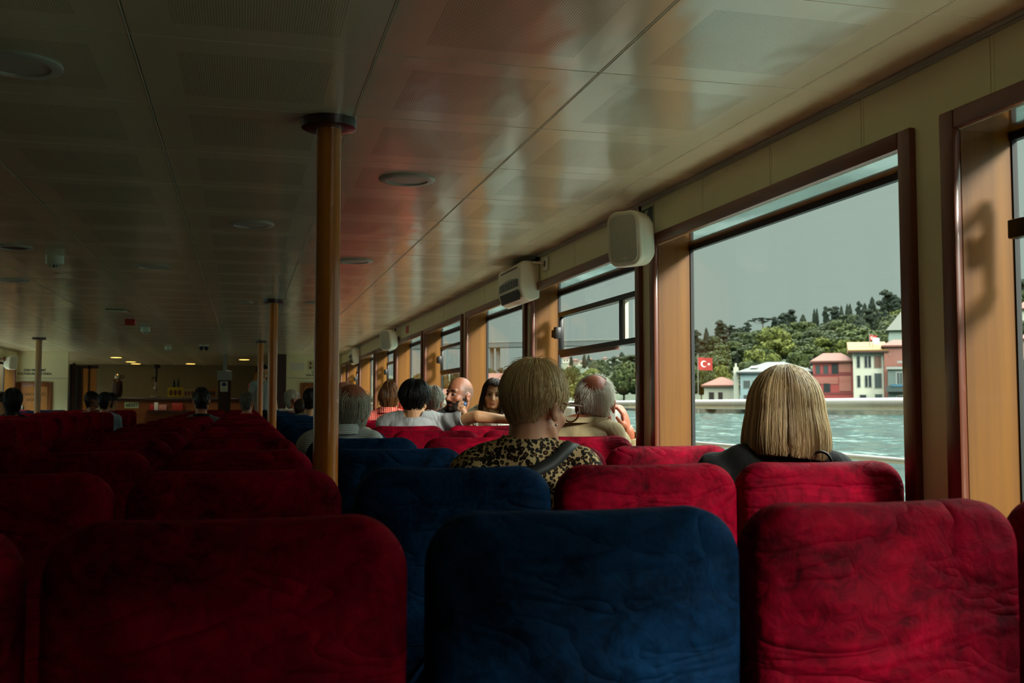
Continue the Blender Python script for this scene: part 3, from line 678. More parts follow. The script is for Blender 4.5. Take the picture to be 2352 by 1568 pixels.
    at = me.attributes.new('tone', 'FLOAT', 'POINT'); at.data.foreach_set('value', np.array(tn, dtype=np.float32))
    return link(name, me, mat, parent)
def hand(B, wrist, d, up, side, s=1.0, curl=.35):
    """palm and five bent fingers; d finger direction, up back-of-hand normal, side = thumb side"""
    wrist, d, up = map(lambda q: np.array(q, float), (wrist, d, up)); d /= np.linalg.norm(d); up -= d*(up@d); up /= np.linalg.norm(up); sd = np.cross(d, up)*side
    B.ell('hand', wrist+d*.048*s, (.040*s, .050*s, .016*s), np.stack([sd, d, up], 1))
    for k, (o, L) in enumerate(((.030, .068), (.010, .076), (-.010, .071), (-.028, .056))):
        p = wrist+d*.085*s+sd*o*s; dd = d
        for q, f in enumerate((.45, .32, .25)):
            a = curl*(q+.6); v = d*math.cos(a)-up*math.sin(a); p2 = p+v*L*f*s; B.cap('finger', p, p2, .0088*s*(1-.09*q), .0084*s*(1-.1*q)); p = p2
    p = wrist+d*.03*s+sd*.032*s; p2 = p+(d*.6+sd*.75-up*.25)*.036*s; p3 = p2+(d*.9+sd*.2-up*.35)*.03*s; B.cap('finger', p, p2, .012*s, .0105*s); B.cap('finger', p2, p3, .0105*s, .009*s)
def head_prims(B, H, R, s, fem=False, fat=0.):
    def e(l, c, r): B.ell(l, H+R@(np.array(c)*s), np.array(r)*s, R)
    def c(l, a, b, ra, rb): B.cap(l, H+R@(np.array(a)*s), H+R@(np.array(b)*s), ra*s, rb*s)
    e('skull', (0, -.012, .026), (.076, .096, .097)); e('face', (0, .022, -.03), (.061+fat, .066, .075)); e('face', (0, .03, -.07), (.043+fat*1.4, .05, .04))
    e('face', (0, .068, -.099), (.019, .016, .014)); c('face', (-.03, .066, .022), (.03, .066, .022), .018, .018)
    for q in (-1, 1):
        e('face', (q*.034, .056, -.03), (.026+fat, .024, .024)); e('ear', (q*.079, -.012, -.014), (.009, .019, .032)); e('ear', (q*.083, -.02, .0), (.007, .012, .017))
        c('nose', (q*.009, .088, -.042), (q*.012, .085, -.043), .008, .008); c('face', (q*.05, -.005, -.06), (q*.026, .05, -.092), .022+fat*.6, .02)
    c('nose', (0, .082, .008), (0, .104, -.036), .0095, .0125)
    c('lip', (-.019, .076, -.0668), (.019, .076, -.0668), .0058, .0058); c('lip', (-.015, .0765, -.0742), (.015, .0765, -.0742), .0066, .0066)
def person(label, base, H, yaw, hyaw, hp=0., hr=0., sw=.19, zs=None, s=1., skin=None, lip=None, top=None, sleeve=.9, neck=.02, topname='shirt', pants=None, arms=None, hairs=(), vox=.006, fem=False, fat=0., seated=True, wide=1., neckr=.054, hat=None, loose=.010, lean=0., eyes=False, brow=None, stub=None, beard=None, group=None, collar=None):
    H = np.array(H, float); z0 = base[2]; O = np.array([base[0], base[1], z0]); Hl = H-O
    R = rotm(hyaw, hp, hr); Rb = rotm(yaw); zs = (H[2]-.185*s if zs is None else zs)-z0
    f = lambda x, y, z: Rb@np.array([x, y, 0.])+np.array([0, 0, z])
    B = Body(); hipz = .80 if seated == 'kneel' else .52 if seated else .90*s/1.
    tl = zs-hipz; L = lambda t: f(0, lean*t, 0)
    B.ell('pelvis', f(0, .0, hipz+.03), (.165*wide, .125, .12), Rb); B.ell('torso', L(.3)+f(0, .02, hipz+.33*tl), (.148*wide, .122*wide, tl*.34), Rb)
    B.ell('torso', L(.65)+f(0, .005, hipz+.66*tl), (.163*wide, .118, tl*.36), Rb); B.ell('torso', L(.9)+f(0, -.012, zs-.085), (sw*.86, .098, .10), Rb)
    S = {q: L(1)+f(q*(sw-.045), -.01, zs-.045) for q in (-1, 1)}
    nb = L(1)+f(0, -.02, zs-.0); nt_ = Hl+R@(np.array([0, -.022, -.05])*s)
    B.cap('neck', nb-np.array([0,0,.03]), nt_, neckr*1.12, neckr)
    for q in (-1, 1): B.cap('trap', nb+np.array([0,0,.012]), S[q]+np.array([0,0,.012]), .048, .046); B.ell('shoulder', S[q], (.058, .058, .06), Rb)
    arms = arms or {}
    for q, nm in ((-1, 'L'), (1, 'R')):
        if nm in arms: el, wr, hd, hu, cu = [np.array(a, float) if i < 4 else a for i, a in enumerate(arms[nm])]; el = el-O; wr = wr-O
        elif seated: el, wr, hd, hu, cu = f(q*(sw+.015), .06, zs-.31), f(q*.13, .30, hipz+.12), Rb@np.array([-q*.3, 1, -.25]), np.array([0,0,1.]), .4
        else: el, wr, hd, hu, cu = f(q*(sw+.02), .0, zs-.33), f(q*(sw+.02), .08, zs-.58), np.array([0,.1,-1.]), Rb@np.array([q*1., 0, 0]), .4
        B.cap('uparm', S[q], el, .050*s**.5, .039*s**.5); B.cap('forearm', el, wr, .041*s**.5, .027*s**.5); 
        if hd[0] < 90: hand(B, wr, hd, hu, -q if nm == 'R' else -q, s, cu)
    for q in (-1, 1):
        if seated == 'kneel': k, a = f(q*.07, .04, .545), f(q*.07, -.24, .525); B.cap('thigh', f(q*.06, 0, hipz-.01), k, .07, .05); B.cap('shin', k, a, .045, .034); B.cap('foot', a, a+f(0,-.13,-.01), .03, .026)
        elif seated: k, a = f(q*.12, .42, hipz-.02), f(q*.12, .44, .09); B.cap('thigh', f(q*.09, .02, hipz-.01), k, .088*wide, .06); B.cap('shin', k, a, .056, .04); B.cap('foot', a+f(0,-.03,-.045), a+f(0,.15,-.052), .038, .032)
        else: k, a = f(q*.09, .01, hipz*.54), f(q*.09, -.01, .09); B.cap('thigh', f(q*.085, 0, hipz-.02), k, .088, .06); B.cap('shin', k, a, .056, .04); B.cap('foot', a+f(0,-.03,-.045), a+f(0,.15,-.052), .038, .032)
    head_prims(B, Hl, R, s, fem, fat)
    if 'extra' in arms: arms['extra'](B, O)
    ev, V = B.mesh(vox, 5 if vox <= .0052 else 4)
    # eye sockets, philtrum and temples pressed in
    q = ((V-Hl)@R)/s
    for sx_ in (-1, 1):
        d2 = ((q-np.array([sx_*.031, .080, .0]))**2).sum(1); V = V-(R[:,1]*s)[None]*(.0125*np.exp(-d2/.0135**2))[:,None]
        d2 = ((q-np.array([sx_*.022, .085, -.055]))**2).sum(1); V = V-(R[:,1]*s)[None]*(.003*np.exp(-d2/.012**2))[:,None]
        d2 = ((q-np.array([sx_*.088, -.008, -.014]))**2).sum(1); V = V-(R[:,0]*s*sx_)[None]*(.005*np.exp(-d2/.010**2))[:,None]
    q = ((V-Hl)@R)/s
    ev.vertices.foreach_set('co', V.ravel()); ev.update(); N = np.empty(len(V)*3); ev.vertices.foreach_get('normal', N); N = N.reshape(-1, 3)
    lab, par = B.label(V)
    nf = len(ev.polygons); ls = np.empty(nf, int); ev.polygons.foreach_get('loop_start', ls); lv = np.empty(len(ev.loops), int); ev.loops.foreach_get('vertex_index', lv)
    ends = np.append(ls[1:], len(lv)); F = [lv[a:b].tolist() for a, b in zip(ls, ends)]
    f0 = np.array([fc[0] for fc in F]); ev.materials.clear(); ev.materials.append(skin); ev.materials.append(lip or skin); ev.materials.append(skin)
    mi = np.where(lab[f0] == 'lip', 1, 0)
    if stub:                                        # shaved hair growing back on the sides and nape
        sm = lambda x: np.clip(x, 0, 1); at = ev.attributes.new('stubble', 'FLOAT', 'POINT')
        at.data.foreach_set('value', (sm((.075-q[:,2])/.03)*sm((.045-q[:,1])/.03)*sm((q[:,2]+.075)/.02)*np.isin(lab, ['skull', 'face'])*.85).astype(np.float32))
    ev.polygons.foreach_set('material_index', mi.astype(np.int32)); ev.name = 'person'; ev.shade_smooth()
    o = link('person', ev); o.location = O; tag(o, label, 'person', group)
    hb = nb[2]+neck
    up_ok = (lab == 'torso') | (lab == 'shoulder') | (lab == 'pelvis') | ((lab == 'trap')) | ((lab == 'neck') & (V[:,2] < hb)) 
    if sleeve > 0: up_ok |= (lab == 'uparm') & (par < min(1, sleeve*2)) 
    if sleeve > .5: up_ok |= (lab == 'forearm') & (par < (sleeve-.5)*2)
    nd = np.linalg.norm((V-nb)[:,:2], axis=1)
    up_ok &= ~((nd < neckr*1.18) & (V[:,2] > hb-.01) ) & (V[:,2] < hb+.02)
    fold = loose*(1+.5*np.sin(V[:,0]*41+V[:,2]*23)*np.sin(V[:,1]*37-V[:,2]*29))
    submesh(topname, V, F, up_ok[f0], N, fold[:,None], top, o)
    lo = np.isin(lab, ['thigh', 'shin']) | ((lab == 'pelvis') & (V[:,2] < hipz+.1)); submesh('trousers', V, F, lo[f0], N, .014, pants, o)
    submesh('shoes', V, F, (lab == 'foot')[f0], N, .007, M['rubber'], o)
    if beard is not None:
        bd = (q[:,2] < -.042-.0*q[:,1]) & (q[:,1] > -.005) & (q[:,2] > -.125) & ~np.isin(lab, ['lip', 'nose', 'neck', 'trap', 'torso', 'ear']) & ~((abs(q[:,0]) < .05) & (q[:,2] > -.056) & (q[:,1] > .03) & (abs(q[:,0]) > .024))
        bd |= (abs(q[:,0]) > .052) & (q[:,1] > -.006) & (q[:,1] < .022) & (q[:,2] < .012) & (q[:,2] > -.06) & (lab == 'face')
        submesh('beard', V, F, bd[f0], N, .0035, beard, o, .002)
    if eyes:
        for sx_ in (-1, 1):
            mb = MB(); mb.ell(Hl+R@(np.array([sx_*.031, .0690, -.0005])*s), (.0125*s, .0122*s, .0088*s), 14, 10); mb.mi = 1; mb.ell(Hl+R@(np.array([sx_*.031+eyes[0], .0785, eyes[1]-.0005])*s), (.0060*s, .0040*s, .0062*s), 10, 8)
            mb.build('eye', [EYEW, EYED], o, True)
            mb = MB(); mb.mi = 0; pts = [Hl+R@(np.array([sx_*x, y_, z])*s) for x, y_, z in ((.014, .089, .020), (.026, .088, .0245), (.038, .080, .024), (.048, .070, .018))]
            mb.tube(pts, [.0028*s, .0036*s, .0032*s, .0014*s], 8); mb.build('eyebrow', brow, o, True)
            mb = MB(); pts = [Hl+R@(np.array([sx_*x, y_, z])*s) for x, y_, z in ((.0175, .0765, .0), (.024, .0815, .0055), (.031, .083, .0075), (.039, .0785, .005), (.0455, .071, -.001))]
            mb.tube(pts, [.0016*s, .0024*s, .0026*s, .0024*s, .0014*s], 8); mb.build('eyelid', brow if fem else skin, o, True)
    for hk in hairs: hair(o, R, Hl, s, **hk)
    if collar is not None:
        mb = MB(); r = neckr*1.28; pts = []
        c0 = nb+np.array([0, 0, .030]); ax = (nt_-nb); ax /= np.linalg.norm(ax)
        vs = []; K = 32
        for r_, z_ in ((r*1.12, -.02), (r*1.04, .022), (r*1.0, .026), (r*1.12, .022), (r*1.30, -.022)):
            for k in range(K): a = 2*PI*k/K; vs.append(c0+ax*z_+Rb@np.array([r_*math.cos(a), r_*math.sin(a)*1.05, 0.]))
        mb.add(vs, [(i*K+k, i*K+(k+1)%K, (i+1)*K+(k+1)%K, (i+1)*K+k) for i in range(4) for k in range(K)]); mb.build('collar', collar, o, True)
    return o, B, Hl, R, O, nb, V, N, lab, F
EYEW = plain('shaded_eye_white', (146, 134, 122), .3); EYED = plain('dark_iris', (30, 20, 14), .15)  # eye whites tinted darker as painted shade
SK = {'warm': skinmat('warm_skin', (206, 150, 118)), 'tan': skinmat('tanned_skin', (140, 86, 60)), 'ruddy': skinmat('ruddy_skin', (172, 98, 70)), 'olive': skinmat('olive_skin', (200, 152, 108)), 'pale': skinmat('fair_skin', (214, 168, 132))}
LIP = skinmat('lip_skin', (184, 112, 94)); STUB = skinmat('tanned_shaved_skin', (140, 86, 60), (92, 70, 58))
BLACKH = hairmat('black_hair', (8, 7, 7), (30, 27, 25)); DKBR = hairmat('dark_brown_hair', (30, 20, 14), (84, 58, 38)); GREY = hairmat('grey_hair', (124, 120, 108), (196, 192, 178)); WHITE = hairmat('white_hair', (190, 184, 166), (244, 240, 226))
BLOND = hairmat('blonde_bob_hair', (148, 114, 70), (240, 212, 162)); ASH = hairmat('ash_blonde_short_hair', (206, 162, 112), (255, 228, 180)); BUN = hairmat('auburn_hair', (54, 32, 16), (158, 104, 54)); BROWB = hairmat('brow_hair', (26, 18, 14), (40, 28, 20)); SALT = hairmat('salt_and_pepper_hair', (44, 42, 38), (176, 172, 160))
BLK = cloth('black_cloth', (22, 22, 22), .8, .4, .05); JEAN = cloth('dark_denim', (40, 48, 62)); WT = cloth('white_tshirt_cotton', (176, 180, 182), .85, .9); BEIGE = cloth('beige_jacket_cloth', (158, 140, 104), .85, .35); LEO = leopard(); STR = patterned('striped_shirting', 'stripe'); CHK = patterned('red_checked_shirting', 'check'); GIRL = patterned('white_sketch_print', 'sketch')
DKJ = cloth('charcoal_jacket', (40, 40, 42), .85, .4); BLU = cloth('blue_denim_jacket', (66, 108, 138)); GRJ = cloth('grey_suit_cloth', (104, 108, 112)); LBL = cloth('light_blue_shirting', (150, 176, 200)); KHA = cloth('olive_khaki_cloth', (116, 104, 72)); REDC = cloth('red_cloth', (206, 46, 36)); TEAL = cloth('pale_teal_shirting', (150, 168, 166)); TAN = cloth('tan_backpack_cloth', (150, 130, 96))
# ------------------------------------------------------------------ who sits where
def rowdeck(y): return deck(y)
short_back = lambda p: -.118+.045*max(0, math.cos(p)) if abs(p) > 1.2 else -.02
# 1 short-haired woman in leopard print
R1Y, R1H = math.radians(-10), math.radians(-55)
drop1 = lambda d, p: 1.0-.42*np.clip(d/.085, 0, 1.15)**1.4
o, B, Hl, R, O, nb, V, N, lab, F = person('person with short ash blonde hair in a leopard print top with a dark shoulder strap', (.742, 2.74, rowdeck(2.7)), (.777, 2.765, 1.194), R1Y, R1H, hp=math.radians(-6), sw=.186, zs=1.062, s=.985, skin=SK['warm'], lip=LIP, top=LEO, topname='leopard_top', sleeve=.8, neck=.056, pants=BLK, vox=.0052, fem=True, wide=1.05, neckr=.056, loose=.011,
   eyes=(0, 0), brow=BROWB,
   hairs=[dict(mat=ASH, n=5200, lay=.55, th=.013, zend=lambda p: .006-.052*min(1, max(0, (abs(p)-1.85)/.5)), face=.95, frz=.065, drop=drop1, ln=(.06, .12), lift=.0, w=.00125, clump=110, wob=.0075, K=11, seed=4, tone=(.08, 1), stone=.3, tilt=.1),
          dict(mat=ASH, n=300, th=.02, zend=lambda p: .0-.052*min(1, max(0, (abs(p)-1.85)/.5)), face=1.05, frz=.065, drop=drop1, ln=(.03, .06), lift=.16, w=.0006, clump=200, wob=.012, K=7, seed=14, tone=(.4, 1), shell=False, tilt=.1, name='flyaway_hair')])
woman1 = o
def loc1(p): return Hl+R@np.array(p)
q = MB(); q.ell(loc1((.082, -.010, -.050)), (.0035,)*3, 10, 8); q.build('earring', M['steel'], o, True)
gl = MB(); gl.tube([loc1((.083, -.012, .012)), loc1((.084, .03, .010)), loc1((.080, .10, .012))], [.0018, .0022, .003], 8); gl.tube([loc1((-.083, -.012, .012)), loc1((-.084, .03, .010)), loc1((-.080, .10, .012))], [.0018, .0022, .003], 8)
for s_ in (-1, 1):
    ring = [loc1((s_*(.046+.033*math.cos(a)), .104-.012*abs(math.cos(a)*.5+.5)*1, -.006+.026*math.sin(a))) for a in [2*PI*k/28 for k in range(29)]]; gl.tube(ring, .0026, 8, cap=False)
gl.tube([loc1((-.013, .106, .002)), loc1((0, .110, .006)), loc1((.013, .106, .002))], .002, 8)
TORT = plain('tortoiseshell_frame', (120, 52, 24), .2, spec=.6); g_ = gl.build('glasses', TORT, o, True)
for s_ in (-1, 1): q = MB(); q.add([loc1((s_*(.046+.032*math.cos(a)), .103-.006*(math.cos(a)*.5+.5), -.006+.025*math.sin(a))) for a in [2*PI*k/24 for k in range(24)]], [tuple(range(24))]); q.build('lens', M['glass'], g_)
STRAP = plain('black_woven_strap', (34, 36, 36), .55)
def strap(o, V, N, nb, yaw, pts, wid, zs, off=.017):
    Rb = rotm(yaw); P = [Vector(Rb@np.array([x, y, 0])+np.array([nb[0], nb[1], z])) for x, y, z in pts]; fine = []
    for i in range(len(P)-1):
        for k in range(8):
            t = k/8; a, b_, c_, d_ = P[max(i-1,0)], P[i], P[i+1], P[min(i+2, len(P)-1)]
            fine.append(.5*((2*b_)+(c_-a)*t+(2*a-5*b_+4*c_-d_)*t*t+(3*b_-a-3*c_+d_)*t**3))
    fine.append(P[-1]); C3 = []; Nn = []
    for p in fine:
        d2 = ((V-np.array(p))**2).sum(1); ix = np.argsort(d2)[:40]; C3.append(V[ix[:8]].mean(0)); nn = N[ix].mean(0); Nn.append(nn/np.linalg.norm(nn))
    C3, Nn = np.array(C3), np.array(Nn)
    for i in range(6): C3[1:-1] = (C3[:-2]+2*C3[1:-1]+C3[2:])/4; Nn[1:-1] = (Nn[:-2]+2*Nn[1:-1]+Nn[2:])/4
    T = np.gradient(C3, axis=0); T /= np.linalg.norm(T, axis=1)[:,None]; Nn -= T*(Nn*T).sum(1)[:,None]; Nn /= np.linalg.norm(Nn, axis=1)[:,None]; W_ = np.cross(T, Nn)
    q = MB(); n = len(C3); vs = []
    for i in range(n): c = C3[i]+Nn[i]*off; vs += [c-W_[i]*wid/2, c+W_[i]*wid/2, c+W_[i]*wid/2+Nn[i]*.0025, c-W_[i]*wid/2+Nn[i]*.0025]
    q.add(vs, [(i*4+k, i*4+(k+1)%4, i*4+4+(k+1)%4, i*4+4+k) for i in range(n-1) for k in range(4)]+[(3,2,1,0), (n*4-4, n*4-3, n*4-2, n*4-1)]); return q.build('bag_strap', STRAP, o, True)
z_ = nb[2]
strap(o, V, N, nb, R1Y, [(.13, .10, z_-.16), (.135, .06, z_-.02), (.115, -.01, z_+.02), (.07, -.08, z_+.0), (-.0, -.115, z_-.035), (-.09, -.125, z_-.085), (-.17, -.10, z_-.15), (-.21, -.02, z_-.24)], .034, z_)
# 2 blonde bob
drop2 = lambda d, p: 1.0+.13*np.sin(np.clip(d/.13, 0, 1)*PI*.62)-.03*np.clip((d-.10)/.06, 0, 1)
o, B, Hl, R, O, nb, V, N, lab, F = person('person with a blonde bob in a black jacket by the big window', (1.478, 2.735, rowdeck(2.7)), (1.532, 2.765, 1.158), math.radians(-22), math.radians(-26), hp=math.radians(-4), sw=.205, zs=1.035, skin=SK['pale'], lip=LIP, top=BLK, topname='jacket', sleeve=1., neck=.03, pants=BLK, vox=.006, fem=True, eyes=(0, 0), brow=BROWB, loose=.014, wide=1.0,
   hairs=[dict(mat=BLOND, n=8500, lay=.72, th=.036, zend=lambda p: -.108-.012*math.sin(p), face=.95, frz=.06, drop=drop2, w=.00085, clump=85, wob=.0035, K=16, seed=8, tone=(.0, 1), stone=.45, tilt=.12, tip=.4),
          dict(mat=BLOND, n=220, th=.034, zend=lambda p: -.108, face=.95, frz=.06, drop=drop2, w=.0006, clump=200, wob=.012, K=12, seed=18, tone=(.4, 1), shell=False, tilt=.12, name='flyaway_hair')])
q = MB(); c = np.array([.16, -.02, nb[2]+.02]); Rb = rotm(math.radians(-22))
q.tube([nb*np.array([1,1,0])+Rb@np.array([.115+.03*math.cos(a), -.075, 0])+np.array([0,0,nb[2]+.0+.035*math.sin(a)]) for a in [2*PI*k/20 for k in range(21)]], .004, 8); q.build('bag_strap_ring', M['black'], o, True)
# 3 old man
o, *_ = person('person with a bald crown and white hair in a beige jacket, leaning on one hand', (1.50, 4.63, rowdeck(4.6)), (1.588, 4.635, 1.203), math.radians(-14), math.radians(-20), hp=math.radians(-8), sw=.205, zs=1.10, s=1.09, skin=SK['ruddy'], lip=LIP, top=BEIGE, topname='jacket', sleeve=.93, neck=.045, pants=BLK, vox=.0052, collar=BEIGE, eyes=(0, 0), brow=GREY, wide=1.05, loose=.013,
   arms={'R': ((1.812, 4.80, .925), (1.785, 4.72, 1.075), (-.30, -.05, 1.), (.75, -.5, .2), .75)},
   hairs=[dict(mat=WHITE, n=2600, th=.010, rx=.70, tmin=.70, zend=lambda p: .022 if 1.5 < abs(p) < 2.2 else -.034, face=.8, frz=.0, ln=(.014, .030), lift=.10, w=.0006, clump=400, wob=.003, K=6, seed=3, tone=(.2, 1), stone=.55, tilt=0.,  drop=lambda d, p: np.clip(1.0-np.clip((d-.03)/.1, 0, 1)*.38, .5, 1.1)),
          dict(mat=WHITE, n=500, th=.008, rx=.70, tmin=.66, zend=lambda p: .02, face=.9, frz=.03, ln=(.02, .04), lift=.35, w=.0004, clump=400, wob=.006, K=6, seed=33, tone=(.5, 1), shell=False, tilt=0., name='flyaway_hair')])
# 4 striped shirt man behind the pillar
drop4 = lambda d, p: np.clip(1.0-np.clip((d-.03)/.1, 0, 1)*.36, .5, 1.1)
o, *_ = person('person with a receding white hairline in a striped shirt beside the big pillar', (.425, 4.73, rowdeck(4.7)), (.468, 4.74, 1.168), math.radians(-8), math.radians(-38), hp=math.radians(-14), hr=math.radians(8), sw=.175, zs=1.062, skin=SK['ruddy'], lip=LIP, top=STR, topname='striped_shirt', sleeve=.8, neck=.03, pants=JEAN, collar=STR, eyes=(0, 0), brow=GREY, vox=.0055,
   hairs=[dict(mat=WHITE, n=2200, th=.016, rx=.25, tmin=lambda p: 1.0+.5*max(0, math.cos(p)), zend=lambda p: -.06, face=1.25, frz=.06, ln=(.04, .075), lift=.04, w=.0009, clump=90, wob=.007, K=9, seed=5, tone=(.0, 1), stone=.3, tilt=0., drop=drop4)])
# 5 white T-shirt man, arm along the seat backs
o, *_ = person('person with black hair in a white T-shirt, one arm along the seat backs', (1.085, 6.80, rowdeck(6.8)), (1.088, 6.80, 1.225), math.radians(-16), math.radians(-34), hp=math.radians(-4), hr=math.radians(4), sw=.225, zs=1.118, skin=SK['olive'], lip=LIP, top=WT, topname='t_shirt', sleeve=.34, neck=.012, pants=JEAN, eyes=(0, 0), brow=BLACKH, vox=.0055, neckr=.058, loose=.013,
   arms={'R': ((1.445, 6.525, 1.124), (1.66, 6.50, 1.100), (1, .12, -.12), (0, -.3, 1), .25)},
   hairs=[dict(mat=BLACKH, n=2400, th=.026, zend=lambda p: -.108 if abs(p) > 1.75 else -.01, face=1.05, frz=.055, drop=drop1, ln=(.05, .11), lift=.05, w=.0012, clump=60, wob=.009, K=9, seed=9, tilt=.15)])
# 6 girl kneeling backwards on her seat, holding a blue bottle cap
gp = np.array([1.362, 6.585, 1.182]); k_ = .000242*1.0
def gx(u, v, dy=0): return np.array([1.373+(u-630)*k_, 6.585+dy, 1.205-(v-862)*k_])
def girl_hand(B, O):
    c = lambda l, a, b, r0, r1: B.cap(l, a-O, b-O, r0, r1)
    w0, w1 = gx(640, 1190, .0), gx(640, 1090, 0); c('forearm', np.array([1.43, 6.64, 1.03]), w0, .026, .019); c('forearm', w0, w1, .019, .017); 
    B.ell('hand', gx(575, 985, .004)-O, (.026, .013, .031)); c('hand', w1, gx(560, 980, .004), .017, .018)
    for pts, r in (([(498, 905), (505, 815), (575, 795), (612, 812)], .0062), ([(462, 925), (470, 845), (545, 838), (590, 862)], .0062), ([(448, 968), (470, 905), (560, 905), (604, 930)], .006), ([(452, 1010), (465, 955), (520, 940), (545, 948)], .0052), ([(645, 1045), (690, 960), (708, 890), (716, 835)], .0066)):
        for i in range(3): c('finger', gx(*pts[i], -.006*(i+.3)), gx(*pts[i+1], -.006*(i+1.2)), r*(1-.07*i), r*(1-.07*(i+1)))
dropg = lambda d, p: 1.0+.12*np.clip(d/.1, 0, 1)
o, *_ = person('person, a dark-haired child facing backwards over the seats, holding up a blue cap', (1.582, 6.73, rowdeck(6.7)), (1.584, 6.675, 1.265), math.radians(176), math.radians(168), hp=math.radians(-3), hr=math.radians(-7), sw=.145, zs=1.165, s=.80, skin=SK['pale'], lip=LIP, top=GIRL, topname='printed_top', sleeve=.45, neck=.005, pants=JEAN, vox=.004, fem=True, fat=.009, neckr=.040, wide=.72, seated='kneel', eyes=(.0, -.001), brow=BROWB, loose=.009,
   arms={'R': ((1.43, 6.64, 1.03), (1.40, 6.62, 1.06), (99, 0, 0), (0, 0, 1), 0), 'extra': girl_hand},
   hairs=[dict(mat=DKBR, n=1800, th=.018, zend=lambda p: -.20, face=.82, frz=.075, drop=dropg, w=.0013, clump=60, wob=.006, K=14, seed=6, tilt=-.1),
          dict(mat=DKBR, n=60, th=.012, tmin=.25, zend=lambda p: .012+.06*abs(math.sin(p*1.3)), face=0., frz=.02, w=.001, clump=7, wob=.012, K=10, seed=16, shell=False, tilt=-.1, name='fringe_strands')])
q = MB(); q.lathe([(.0105,-.006),(.0118,-.004),(.0118,.004),(.0100,.0062),(.0075,.0066),(.0065,.0050),(.0004,.0052)], n=24)
capo = q.build('bottle_stopper', plain('blue_plastic', (36, 74, 150), .35), auto=True); capo.matrix_world = Matrix.Translation(tuple(gx(632, 862, -.016))) @ Matrix.Rotation(PI/2, 4, 'X'); tag(capo, 'small round blue bottle top held up in the hand of the child', 'bottle top')
q = MB(); q.lathe([(.0066,.0068),(.0004,.0069)], n=20, cap=False); q.build('pale_disc', plain('pale_blue_print', (120, 170, 210), .4), capo)
# 7 bald bearded man, head turned to the left
o, *_ = person('person with a bald head and dark beard in black, turning round to the left', (1.45, 7.72, rowdeck(7.7)), (1.548, 7.62, 1.268), math.radians(62), math.radians(122), hp=math.radians(6), hr=math.radians(0), sw=.205, zs=1.125, s=1.11, skin=STUB, lip=skinmat('dark_lip_skin', (140, 78, 62)), top=BLK, topname='black_shirt', sleeve=.8, neck=.03, pants=BLK, vox=.005, neckr=.066, eyes=(-.002, 0), brow=BLACKH, stub=True, beard=cloth('dark_beard_hair', (30, 22, 17), .8, .3, 0), fat=.004)
# 8-13 people further forward on the right
o, *_ = person('person with wavy grey hair beyond the man in the white T-shirt', (1.46, 8.75, rowdeck(8.7)), (1.553, 8.74, 1.222), math.radians(-10), math.radians(-28), sw=.19, skin=SK['ruddy'], top=BLK, pants=BLK, vox=.008, hairs=[dict(mat=GREY, n=1100, th=.022, zend=lambda p: -.11 if abs(p) > 1.6 else 0., face=1.1, frz=.05, drop=drop1, ln=(.05, .1), lift=.04, w=.0016, clump=60, wob=.01, K=8, seed=21)])
bunh = [dict(mat=BUN, n=1300, th=.02, zend=lambda p: -.085 if abs(p) > 1.6 else -.02, face=1.1, frz=.06, drop=drop1, w=.0015, clump=40, wob=.006, K=9, seed=22), dict(mat=BUN, n=40, th=.03, zend=lambda p: -.17, face=1.3, frz=.05, w=.0012, clump=6, wob=.012, K=9, seed=23, shell=False, name='loose_strands')]
o, B, Hl, R, *_ = person('person with an auburn hair bun in a red checked shirt', (1.165, 8.72, rowdeck(8.7)), (1.178, 8.72, 1.232), math.radians(-8), math.radians(-14), sw=.18, zs=1.125, skin=SK['pale'], top=CHK, topname='checked_shirt', pants=JEAN, vox=.007, fem=True, neck=.03, collar=CHK, hairs=bunh, s=.95)
hair(o, R, Hl+np.array([0., -.03, .10]), .42, BUN, n=420, th=.05, zend=lambda p: -.12, face=0, w=.004, clump=30, wob=.03, K=9, seed=24, name='hair_bun', lift=.1)
o, *_ = person('person in bright red, mostly hidden behind the black-haired man', (1.43, 9.75, rowdeck(9.7)), (1.435, 9.75, 1.20), math.radians(-10), math.radians(-10), sw=.18, skin=SK['pale'], top=REDC, pants=BLK, vox=.009, hairs=[dict(mat=plain('red_headscarf', (206, 44, 36), .7), n=10, th=.02, zend=lambda p: -.16, face=.9, frz=.05, w=.002, name='headscarf')])
o, *_ = person('person with a pink bald head in a cream shirt, just past the striped-shirt man', (.60, 6.75, rowdeck(6.7)), (.628, 6.74, 1.222), math.radians(-8), math.radians(-30), hp=math.radians(-8), sw=.2, skin=skinmat('pink_skin', (214, 150, 130)), top=cloth('cream_shirting', (204, 196, 172)), pants=BLK, vox=.007, hairs=[dict(mat=WHITE, n=700, th=.006, tmin=1.15, zend=lambda p: -.07 if abs(p) > 1.5 else .02, face=1.4, frz=.0, ln=(.012, .025), w=.0008, clump=200, wob=.002, K=5, seed=25, tilt=0., drop=drop4)])
# people in the far left and centre
FARH = lambda mat, sd, z=-.10, ln=(.03, .06): [dict(mat=mat, n=900, th=.009 if ln[1] < .1 else .02, zend=lambda p: z if abs(p) > (2.1 if ln[1] < .1 else 1.2) else .012, face=1.1, frz=.05, drop=drop4, ln=ln, w=.002, clump=50, wob=.005, K=6, seed=sd)]
def far(label, u, v, Y, hyaw, top, hm, sd, skin='olive', z=-.10, ln=(.03, .06), dz=0, **k):
    p = atY(u, v, Y); k.setdefault('sw', .195)
    return person(label, (p[0], Y, deck(Y)), (p[0], Y, p[2]+dz), math.radians(k.pop('yaw', 0)), math.radians(hyaw), skin=SK[skin], top=top, pants=BLK, vox=.009, hairs=FARH(hm, sd, z, ln), **k)
far('person with long dark hair at the far left edge, in front of the cupboard door', 30, 920, 11.9, -10, BLK, BLACKH, 31, z=-.2, ln=(.1, .25))
